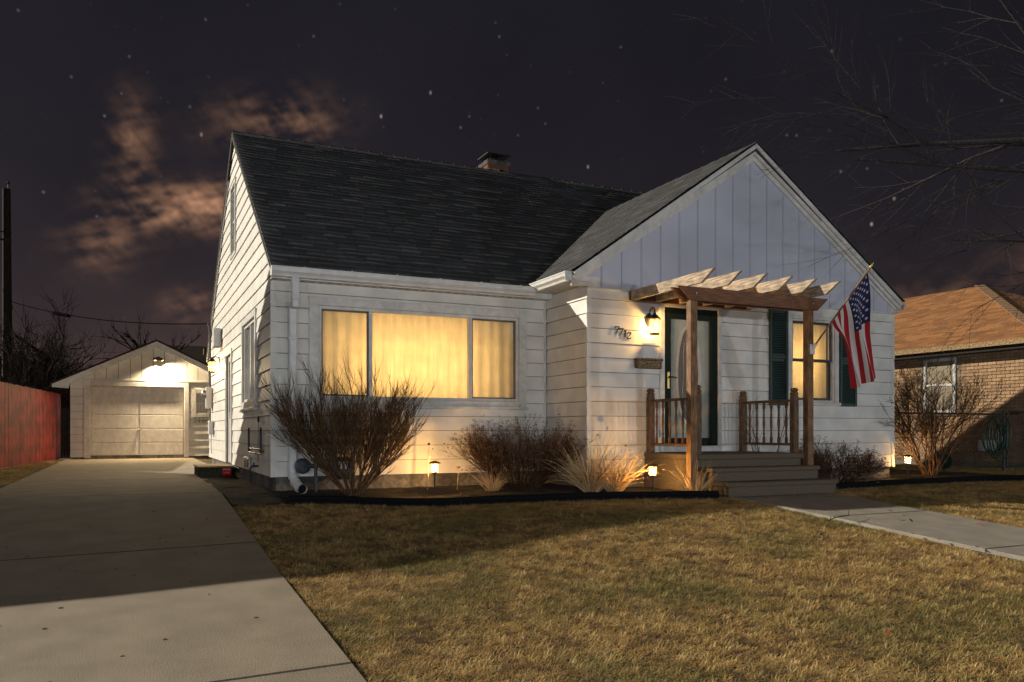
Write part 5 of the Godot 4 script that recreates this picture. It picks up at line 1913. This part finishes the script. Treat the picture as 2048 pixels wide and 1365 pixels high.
# ------------------------------------------------------------------ behind: roofs, pole, wire
func background() -> void:
	var t := thing("distant_house", "dark brown-roofed house showing behind the garage", "house", Vector3(4.0, 0, -36))
	var g := G.new()
	g.box(Vector3(-1.2, 0, -42.0), Vector3(14.0, 3.3, -34.6))
	part("wall", g, M.dim_brick, t)
	g = G.new()
	var c := [Vector3(-1.7, 3.2, -34.0), Vector3(14.5, 3.2, -34.0), Vector3(14.5, 3.2, -42.6), Vector3(-1.7, 3.2, -42.6)]
	var a := Vector3(-1.55, 5.6, -38.3)
	var b := Vector3(14.3, 5.6, -38.3)
	g.quad(c[0], c[1], b, a)
	g.quad(c[2], c[3], a, b)
	g.tri(c[3], c[0], a)
	g.tri(c[1], c[2], b)
	var roof := part("roof", g, M.roof_brown, t)
	for x in [0.3, 2.0, 4.5]:
		g = G.new()
		g.soft_box(Vector3(x, 5.0, -37.2), Vector3(x + 0.35, 5.38, -36.9), 0.03)
		part("roof_vent", g, M.brick3, roof)
	t = thing("brick_outbuilding", "dim brick outbuilding glimpsed between the red fence and the garage", "shed", Vector3(-5.2, 0, -24))
	g = G.new()
	g.box(Vector3(-7.5, 0, -27.0), Vector3(-3.4, 2.6, -23.0))
	part("wall", g, M.dim_brick, t)
	g = G.new()
	g.prism(PackedVector2Array([Vector2(-7.8, 2.55), Vector2(-3.1, 2.55), Vector2(-5.45, 3.6)]), Vector3(0, 0, -27.2), Vector3.RIGHT, Vector3.UP, 0.0, 4.5)
	part("roof", g, M.roof_brown, t)
	# utility pole
	var pb := Vector3(-5.26, 0, -19.5)
	t = thing("utility_pole", "tall dark wooden utility pole behind the red fence", "utility pole", pb)
	g = G.new()
	g.tube([pb, pb + Vector3(0.02, 4, 0), pb + Vector3(0.0, 8.55, 0)], [0.16, 0.14, 0.115], 10)
	part("shaft", g, M.pole_wood, t)
	g = G.new()
	g.tube([pb + Vector3(0.05, 8.5, 0), pb + Vector3(0.05, 8.72, 0)], [0.02, 0.02], 6)
	g.lathe(pb + Vector3(0.05, 8.70, 0), [[0, 0.03], [0.05, 0.05], [0.08, 0.03], [0.1, 0.0]], 8)
	part("insulator", g, M.black_metal, t)
	g = G.new()
	g.bar(pb + Vector3(-0.6, 6.9, 0.12), pb + Vector3(0.15, 6.9, 0.12), 0.05, 0.06)
	g.bar(pb + Vector3(-0.5, 7.15, 0.12), pb + Vector3(0.15, 7.15, 0.12), 0.03, 0.04)
	part("bracket", g, M.black_metal, t)
	g = G.new()
	var vine := []
	var vr := []
	for k in 30:
		var f := k / 29.0
		vine.append(pb + Vector3(0.16 * cos(f * 21.0), 0.3 + f * 5.0, 0.16 * sin(f * 21.0)))
		vr.append(0.03 * (1.0 - 0.6 * f))
	g.tube(vine, vr, 5)
	part("vine", g, M.bark_grey, t)
	# service drop from the pole to the gable end
	t = thing("service_cable", "sagging overhead service cable from the utility pole to the side wall", "cable", pb + Vector3(0, 5.2, 0))
	var p := []
	var r := []
	var from := pb + Vector3(0.1, 4.95, 0.1)
	var to := Vector3(-0.09, 3.2, -8.4)
	for k in 25:
		var f := k / 24.0
		p.append(from.lerp(to, f) + Vector3(0, -0.22 * 4.0 * f * (1.0 - f), 0))
		r.append(0.013)
	g = G.new()
	g.tube(p, r, 5)
	part("wire", g, M.cable_black, t)
	g = G.new()
	g.tube([p[7] + Vector3(0, -0.02, 0), p[9] + Vector3(0, -0.02, 0)], [0.05, 0.05], 7)
	part("splice", g, M.cable_black, t)

# ------------------------------------------------------------------ plants
# a bare branch: a wandering tapered tube that forks; the thick wood goes into one mesh, the fine into another
func grow(wood: G, fine: G, p: Vector3, dirn: Vector3, length: float, r: float, depth: int, o: Dictionary, tips: Array) -> void:
	var segs := 5 if depth > 0 else 3
	var path := [p]
	var radii := [r]
	var d := dirn.normalized()
	for k in segs:
		var wob: float = o.get("wob", 0.25)
		d = (d + Vector3(rng.randfn(0, wob), rng.randfn(0, wob) * 0.6, rng.randfn(0, wob)) * 0.5 + Vector3(0, o.get("lift", 0.1), 0) / segs).normalized()
		p += d * length / segs
		path.append(p)
		radii.append(r * (1.0 - (o.get("taper", 0.45) if depth > 0 else 0.75) * (k + 1.0) / segs))
	(wood if depth >= o.get("split", 2) else fine).tube(path, radii, 6 if depth >= 2 else (4 if depth == 1 else 3), false)
	if depth == 0:
		tips.append([p, d])
		return
	var n: int = o.get("kids", 4)
	for k in n:
		var f: float = lerpf(o.get("first", 0.35), 1.0, (k + rng.randf_range(0.2, 0.9)) / n)
		var at := clampi(int(f * segs), 1, segs)
		var base: Vector3 = path[at]
		var along: Vector3 = (path[at] - path[at - 1]).normalized()
		var side := along.cross(Vector3(rng.randfn(), rng.randfn(), rng.randfn())).normalized()
		var ang: float = o.get("angle", 0.6) * rng.randf_range(0.6, 1.3)
		var nd := along * cos(ang) + side * sin(ang)
		nd.y += o.get("up", 0.0)
		grow(wood, fine, base, nd, length * o.get("shrink", 0.62) * rng.randf_range(0.75, 1.2), maxf(radii[at] * o.get("thin", 0.62), o.get("rmin", 0.002)), depth - 1, o, tips)

func shrub(called: String, label: String, at: Vector3, stems: int, spread: float, length: float, r: float, depth: int, o: Dictionary, m: Material, fine_m: Material, heads := 0.0) -> void:
	var t := thing(called, label, "shrub", at)
	var wood := G.new()
	var fine := G.new()
	var tips := []
	for k in stems:
		var a := TAU * k / stems + rng.randf_range(-0.3, 0.3)
		var out := spread * sqrt(rng.randf_range(0.05, 1.0))
		var d := Vector3(cos(a) * out, 1.0, sin(a) * out * o.get("flat", 1.0)).normalized()
		grow(wood, fine, at + Vector3(cos(a) * 0.08 * o.get("base", 1.0), -0.03, sin(a) * 0.08 * o.get("base", 1.0)), d, length * rng.randf_range(0.75, 1.1), r * rng.randf_range(0.7, 1.15), depth, o, tips)
	if wood.v.size(): part("stems", wood, m, t)
	if fine.v.size(): stuff(part("twigs", fine, fine_m, t))
	if heads > 0.0:
		var g := G.new()
		for tp in tips:
			if rng.randf() > o.get("headed", 0.7): continue
			for k in 6:
				var q: Vector3 = tp[0] + Vector3(rng.randfn(), rng.randfn() * 0.5, rng.randfn()) * heads
				var s := heads * rng.randf_range(0.35, 0.8)
				var u := Vector3(rng.randfn(), rng.randfn(), rng.randfn()).normalized() * s
				var w := u.cross(Vector3(rng.randfn(), rng.randfn(), rng.randfn())).normalized() * s
				g.tri(q - u, q + u, q + w)
				g.tri(q - w, q + u, q + u.cross(w).normalized() * s)
		stuff(part("seed_heads", g, M.seed_head, t))

func blades(g: G, at: Vector3, n: int, length: float, lean: float, width: float, bias := Vector3.ZERO) -> void:
	for k in n:
		var a := rng.randf_range(0, TAU)
		var d := (Vector3(cos(a), 0, sin(a)) * lean * rng.randf_range(0.2, 1.0) + Vector3(0, 1, 0) + bias * rng.randf()).normalized()
		var p := at + Vector3(cos(a), 0, sin(a)) * rng.randf_range(0.0, 0.09)
		var l := length * rng.randf_range(0.5, 1.1)
		var side := d.cross(Vector3(rng.randfn(), 0.2, rng.randfn())).normalized() * width * rng.randf_range(0.6, 1.2)
		var droop := rng.randf_range(0.5, 3.0)
		var last := p
		for s in 5:
			var f := (s + 1) / 5.0
			d = (d + Vector3(rng.randfn(0, 0.10), -0.16 * droop * f, rng.randfn(0, 0.10))).normalized()
			var nx := last + d * l / 5.0
			if nx.y < 0.01: nx.y = 0.01 + rng.randf() * 0.02
			var w0 := 1.0 - (s / 5.0) * 0.8
			var w1 := 1.0 - f * 0.8
			g.quad(last - side * w0, last + side * w0, nx + side * w1, nx - side * w1)
			last = nx

func plants() -> void:
	# big vase-shaped shrub in front of the picture window
	shrub("bare_shrub", "large vase-shaped bare shrub in front of the picture window's left end", Vector3(0.93, 0.0, 0.55), 30, 1.2, 0.98, 0.012, 3, {"kids": 5, "angle": 0.42, "shrink": 0.62, "wob": 0.16, "lift": 0.30, "up": 0.12, "thin": 0.62, "rmin": 0.0032, "split": 2, "flat": 0.45, "first": 0.3}, M.bark, M.bark)
	shrub("seed_shrub", "round dried shrub with brown seed heads beneath the window's right end", Vector3(3.22, 0.0, 0.80), 120, 1.35, 0.82, 0.006, 2, {"kids": 5, "angle": 0.45, "shrink": 0.42, "wob": 0.14, "lift": 0.1, "up": 0.15, "rmin": 0.0024, "split": 3, "base": 2.4, "first": 0.5, "headed": 0.55}, M.bark_dark, M.bark_dark, 0.014)
	shrub("low_shrub", "dense low twiggy shrub right of the front steps", Vector3(7.95, 0.0, 1.85), 80, 1.5, 0.60, 0.006, 2, {"kids": 6, "angle": 0.55, "shrink": 0.45, "wob": 0.22, "lift": 0.0, "up": 0.08, "rmin": 0.0022, "split": 3, "base": 2.5, "first": 0.4, "headed": 0.8}, M.bark_dark, M.bark_dark, 0.011)
	shrub("lilac_shrub", "tall arching bare shrub in front of the brick house and fence", Vector3(11.15, 0.0, 1.05), 16, 0.75, 1.55, 0.016, 3, {"kids": 6, "angle": 0.55, "shrink": 0.50, "wob": 0.28, "lift": 0.15, "up": 0.1, "thin": 0.55, "rmin": 0.003, "split": 2, "flat": 0.5, "first": 0.35, "headed": 0.25}, M.bark, M.bark, 0.010)
	shrub("bare_sapling", "thin bare sapling beside the porch, seen through the right railing", Vector3(6.93, 0.0, 1.55), 3, 0.18, 1.25, 0.007, 2, {"kids": 4, "angle": 0.45, "shrink": 0.35, "wob": 0.15, "lift": 0.1, "up": 0.2, "rmin": 0.0022, "split": 3, "first": 0.35}, M.bark, M.bark)
	# straw-coloured ornamental grasses
	for c in [[Vector3(3.78, 0, 1.75), 340, 0.78, 1.15, "collapsed straw-coloured grass clump at the wing's front corner"], [Vector3(4.08, 0, 1.85), 240, 0.72, 1.0, "straw-coloured grass clump between wing corner and path light"], [Vector3(4.70, 0, 2.72), 70, 0.50, 0.8, "small straw-coloured grass tuft at the foot of the left pergola post"], [Vector3(2.72, 0, 0.95), 120, 0.40, 0.9, "low dry grass tuft left of the seed-head shrub"]]:
		var t := thing("grass_clump", c[4], "plant", c[0], "dry ornamental grasses")
		var g := G.new()
		blades(g, c[0], c[1], c[2], c[3], 0.0052)
		stuff(part("blades", g, M.straw, t))
	# dried flower stalks
	for s in [[Vector3(1.98, 0, 0.45), 0.62, 0.02, "thin dry flower stalk behind the path light under the window"], [Vector3(4.30, 0, 1.75), 0.60, 0.028, "dry flat-headed flower stalk left of the porch railing"], [Vector3(2.35, 0, 0.6), 0.30, 0.03, "short dry flower stalk right of the path light under the window"]]:
		var t := thing("flower_stalk", s[3], "plant", s[0], "dry flower stalks")
		var g := G.new()
		var top: Vector3 = s[0] + Vector3(0.02, s[1], 0)
		g.tube([s[0], s[0] + Vector3(0.015, s[1] * 0.5, 0), top], [0.004, 0.003, 0.0025], 4)
		g.tube([s[0] + Vector3(0.012, s[1] * 0.6, 0), s[0] + Vector3(0.07, s[1] * 0.9, 0.01)], [0.002, 0.002], 3)
		part("stalk", g, M.straw, t)
		g = G.new()
		g.lathe(top, [[-0.01, 0.004], [0.01, s[2]], [0.02, s[2] * 0.7], [0.022, 0.0]], 7)
		g.lathe(s[0] + Vector3(0.07, s[1] * 0.9, 0.01), [[-0.01, 0.003], [0.006, s[2] * 0.5], [0.015, 0.0]], 6)
		part("flower_head", g, M.seed_head, t)
	# bare trees
	bare_tree("garden_tree", "dark bare tree behind the red fence, by the utility pole", Vector3(-4.7, 0, -18.2), 2.7, 0.15, 4, {"kids": 6, "angle": 0.75, "shrink": 0.68, "wob": 0.35, "lift": 0.05, "up": 0.14, "thin": 0.6, "rmin": 0.010, "split": 2, "first": 0.25}, M.bark_grey, 0.25)
	bare_tree("garden_tree", "dark bare tree rising behind the garage roof", Vector3(-0.9, 0, -26.5), 4.6, 0.15, 3, {"kids": 5, "angle": 0.5, "shrink": 0.5, "wob": 0.3, "lift": 0.1, "up": 0.2, "thin": 0.6, "rmin": 0.014, "split": 2, "first": 0.55}, M.bark_grey, 0.05)
	bare_tree("garden_tree", "bare tree with long low limbs behind the garage's left eave", Vector3(-3.4, 0, -21.5), 2.4, 0.10, 3, {"kids": 6, "angle": 0.95, "shrink": 0.75, "wob": 0.3, "lift": 0.0, "up": 0.04, "thin": 0.6, "rmin": 0.010, "split": 2, "first": 0.45}, M.bark_grey, 0.0)
	# street tree to the right: only its outer limbs reach into view
	var at := Vector3(13.4, 0, 5.4)
	at.y = ground(at.x, at.z) - 0.05
	var t := thing("maple_tree", "large bare tree whose limbs reach in from the right above the flag", "tree", at)
	var wood := G.new()
	var fine := G.new()
	wood.tube([at, at + Vector3(0.05, 1.5, 0), at + Vector3(0, 3.0, 0.05), at + Vector3(-0.1, 5.2, 0.1), at + Vector3(0, 7.5, 0)], [0.30, 0.24, 0.21, 0.17, 0.08], 12)
	part("trunk", wood, M.bark_grey, t)
	wood = G.new()
	var tips := []
	var ob := {"kids": 6, "angle": 0.5, "shrink": 0.48, "wob": 0.22, "lift": -0.02, "up": 0.0, "thin": 0.6, "rmin": 0.003, "split": 2, "first": 0.2, "taper": 0.8}
	for l in [[Vector3(0, 3.5, 0.05), Vector3(-1.0, 0.06, -0.36), 5.2, 0.05], [Vector3(-0.05, 4.5, 0.08), Vector3(-1.0, 0.08, -0.36), 6.2, 0.075], [Vector3(-0.1, 5.2, 0.1), Vector3(-1.0, 0.08, -0.32), 6.4, 0.08], [Vector3(-0.1, 6.0, 0.1), Vector3(-1.0, 0.15, -0.25), 5.8, 0.07], [Vector3(0, 5.0, 0.0), Vector3(0.6, 0.6, 0.5), 4.0, 0.07], [Vector3(0, 4.4, 0.0), Vector3(0.9, 0.4, -0.4), 4.0, 0.07], [Vector3(0, 6.5, 0.0), Vector3(-0.3, 0.9, 0.3), 3.0, 0.06]]:
		grow(wood, fine, at + l[0], l[1], l[2], l[3], 3, ob, tips)
	part("limbs", wood, M.bark_grey, t)
	stuff(part("twigs", fine, M.bark_grey, t))

func bare_tree(called: String, label: String, at: Vector3, length: float, r: float, depth: int, o: Dictionary, m: Material, lean: float) -> void:
	var t := thing(called, label, "tree", at, "bare trees behind the garage")
	var wood := G.new()
	var fine := G.new()
	var tips := []
	grow(wood, fine, at - Vector3(0, 0.1, 0), Vector3(lean, 1, 0), length, r, depth, o, tips)
	part("trunk", wood, m, t)
	if fine.v.size(): stuff(part("twigs", fine, m, t))

func lawn_grass() -> void:
	var tuft := G.new()
	for k in 18:
		var a := rng.randf_range(0, TAU)
		var p := Vector3(cos(a), 0, sin(a)) * rng.randf_range(0.0, 0.035)
		var b := rng.randf_range(0, TAU)
		var lean := rng.randf_range(0.6, 3.2)
		var d := Vector3(cos(b) * lean, 1.0, sin(b) * lean).normalized()
		var l := rng.randf_range(0.025, 0.055)
		var side := d.cross(Vector3.UP).normalized() * 0.0016
		var mid := p + d * l * 0.55
		var end := mid + (d + Vector3(0, -0.55, 0)).normalized() * l * 0.5
		tuft.quad(p - side, p + side, mid + side * 0.8, mid - side * 0.8)
		tuft.tri(mid - side * 0.8, mid + side * 0.8, end)
	var mm := MultiMesh.new()
	mm.transform_format = MultiMesh.TRANSFORM_3D
	mm.use_colors = true
	mm.mesh = tuft.mesh()
	var f := FastNoiseLite.new()
	f.seed = 21
	f.frequency = 0.55
	f.fractal_octaves = 4
	var buf := PackedFloat32Array()
	var n := 0
	var zones := [[-0.62, 12.0, -1.0, 9.2], [-6.0, -3.3, -14.0, 9.0], [12.0, 16.0, -3.0, 6.0]]
	for zone in zones:
		var cell := 0.034
		var x: float = zone[0]
		while x < zone[1]:
			var z: float = zone[2]
			while z < zone[3]:
				var deep := 0.4258 * (x + 1.683) - 0.9048 * (z - 10.93)
				var keep := clampf(9.0 / maxf(deep, 1.0), 0.2, 1.0)
				if rng.randf() < keep:
					var px := x + rng.randf_range(-0.02, 0.02)
					var pz := z + rng.randf_range(-0.02, 0.02)
					if near_view(px, pz, 2.2) and lawn_at(px, pz):
						var s := rng.randf_range(0.7, 1.35) * (1.0 + 0.45 * (1.0 - keep))
						var a := rng.randf_range(0, TAU)
						var y := ground(px, pz) - 0.028 + 0.008 * f.get_noise_2d(px * 2.0, pz * 2.0)
						var ca := cos(a) * s
						var sa := sin(a) * s
						var k1 := f.get_noise_2d(px, pz)
						var k2 := f.get_noise_2d(px * 5.0 + 50.0, pz * 5.0) + rng.randfn(0, 0.28)
						var col := Color(0.42, 0.27, 0.092)
						if k2 > 0.22: col = Color(0.52, 0.37, 0.15)
						elif k2 < -0.30: col = Color(0.20, 0.125, 0.06)
						var green := clampf(0.16 + k1 * 1.1 + rng.randfn(0, 0.22), 0.0, 0.85)
						col = col.lerp(Color(0.15, 0.14, 0.035), green)
						col *= rng.randf_range(0.95, 1.4)
						buf.append_array(PackedFloat32Array([ca, 0, sa, px, 0, s, 0, y, -sa, 0, ca, pz, col.r, col.g, col.b, 1.0]))
						n += 1
				z += cell
			x += cell
	mm.instance_count = n
	mm.buffer = buf
	var o := MultiMeshInstance3D.new()
	o.name = "lawn_grass"
	o.multimesh = mm
	o.material_override = M.grass_blade
	add_child(o)
	o.set_meta("kind", "stuff")
	o.set_meta("label", "short dormant tan and green lawn grass")
	o.set_meta("category", "grass")
	print("grass tufts ", n)

func lawn_at(x: float, z: float) -> bool:
	if x > DRIVE_L - 0.02 and x < drive_right(z) + 0.015 + rng.randf_range(-0.03, 0.02): return false
	if x > 4.93 + rng.randf_range(-0.01, 0.03) and x < 6.49 and z > 3.0: return false
	if z < 3.12 and x > 4.9 and x < 6.8: return false
	if in_bed(x, z): return false
	if x > -0.05 and x < 10.1 and z < 0.1: return false
	if x > WING_L and x < 10.1 and z < WING_Z + 0.1: return false
	if x > 15.5: return false
	return true

# ------------------------------------------------------------------ small things
func small_things() -> void:
	for p in [[Vector3(2.02, 0, 0.62), 0.38, "lit bronze path light in the bed under the picture window"], [Vector3(4.40, 0, 2.25), 0.34, "lit bronze path light left of the porch, among dry grasses"], [Vector3(10.27, 0, 1.32), 0.36, "lit bronze path light at the house's right corner"]]:
		path_light(p[0], p[1], p[2])
	# fallen leaves
	var lm := G.new()
	lm.tri(Vector3(-0.03, 0, 0), Vector3(0, 0.006, 0.02), Vector3(0.035, 0.012, 0))
	lm.tri(Vector3(-0.03, 0, 0), Vector3(0.035, 0.012, 0), Vector3(0, 0.004, -0.02))
	var leaf := lm.mesh()
	mat("leaf_red", lin(0.28, 0.05, 0.025), 0.8)
	mat("leaf_brown", lin(0.16, 0.085, 0.04), 0.85)
	var heap := Node3D.new()
	heap.name = "fallen_leaves"
	add_child(heap)
	heap.set_meta("kind", "stuff")
	heap.set_meta("label", "scattered small fallen leaves on lawn and beds")
	heap.set_meta("category", "leaves")
	for k in 150:
		var x := rng.randf_range(-0.5, 9.0)
		var z := rng.randf_range(0.3, 8.0)
		if x > 4.9 and x < 6.8 and z < 3.2: continue
		if z < 1.4 and x > 3.9: continue
		var b := Basis.from_euler(Vector3(rng.randfn(0, 0.3), rng.randf_range(0, TAU), rng.randfn(0, 0.3))).scaled(Vector3.ONE * rng.randf_range(0.5, 1.1))
		piece("leaf", leaf, M.leaf_red if rng.randf() < 0.3 else M.leaf_brown, heap, Transform3D(b, Vector3(x, ground(x, z) + 0.012, z)))
	# twig on the lawn by the walk
	var t := thing("fallen_twig", "thin fallen twig on the lawn beside the front walk", "twig", Vector3(4.75, ground(4.75, 4.9), 4.95))
	var g := G.new()
	var q := Vector3(4.55, ground(4.55, 4.95) + 0.03, 5.0)
	g.tube([q, q + Vector3(0.2, 0.02, -0.1), q + Vector3(0.42, 0.03, -0.12), q + Vector3(0.6, 0.07, -0.28)], [0.004, 0.005, 0.005, 0.002], 5)
	part("stem", g, M.bark_dark, t)
	# grit and twigs on the drive
	var grit := G.new()
	for k in 70:
		var x := rng.randf_range(-3.2, -0.7)
		var z := rng.randf_range(1.0, 7.5)
		var s := rng.randf_range(0.004, 0.014)
		var y := ground(x, z)
		grit.soft_box(Vector3(x - s, y - 0.001, z - s * 0.7), Vector3(x + s, y + s * 0.5, z + s * 0.7), s * 0.3)
	var go := part("drive_grit", grit, M.leaf_brown, self)
	go.set_meta("kind", "stuff")
	go.set_meta("label", "scattered bits of grit and bark on the concrete drive")
	go.set_meta("category", "grit")

func path_light(at: Vector3, h: float, label: String) -> void:
	at.y = ground(at.x, at.z)
	var t := thing("path_light", label, "path light", at, "path lights")
	var g := G.new()
	g.tube([at - Vector3(0, 0.05, 0), at + Vector3(0, h - 0.12, 0)], [0.008, 0.011], 8)
	part("stake", g, M.black_metal, t)
	var c := at + Vector3(0, h - 0.12, 0)
	g = G.new()
	g.lathe(c, [[-0.02, 0.0], [0.0, 0.035], [0.012, 0.045], [0.015, 0.0]], 12)
	part("base", g, M.bronze, t)
	g = G.new()
	g.lathe(c, [[0.015, 0.042], [0.125, 0.056]], 12)
	part("lens", g, M.lamp_glass, t)
	g = G.new()
	for k in 6:
		var a := TAU * k / 6.0
		var e := Vector3(cos(a), 0, sin(a))
		g.tube([c + e * 0.045 + Vector3(0, 0.012, 0), c + e * 0.060 + Vector3(0, 0.127, 0)], [0.003, 0.003], 4)
	part("cage", g, M.bronze, t)
	g = G.new()
	g.lathe(c, [[0.126, 0.0], [0.125, 0.080], [0.131, 0.084], [0.147, 0.060], [0.16, 0.028], [0.165, 0.0]], 14)
	part("cap", g, M.bronze, t)
	g = G.new()
	g.lathe(c, [[0.018, 0.0], [0.02, 0.013], [0.05, 0.014], [0.06, 0.0]], 8)
	part("lamp_bulb", g, M.bulb_glow, t)
	var l := OmniLight3D.new()
	l.name = "bulb_light"
	t.add_child(l)
	l.position = c + Vector3(0, 0.035, 0) - at
	l.light_energy = 1.0
	l.light_color = lin(1.0, 0.53, 0.15)
	l.light_size = 0.012
	l.omni_range = 10.0
	l.omni_attenuation = 2.0
	l.shadow_enabled = true
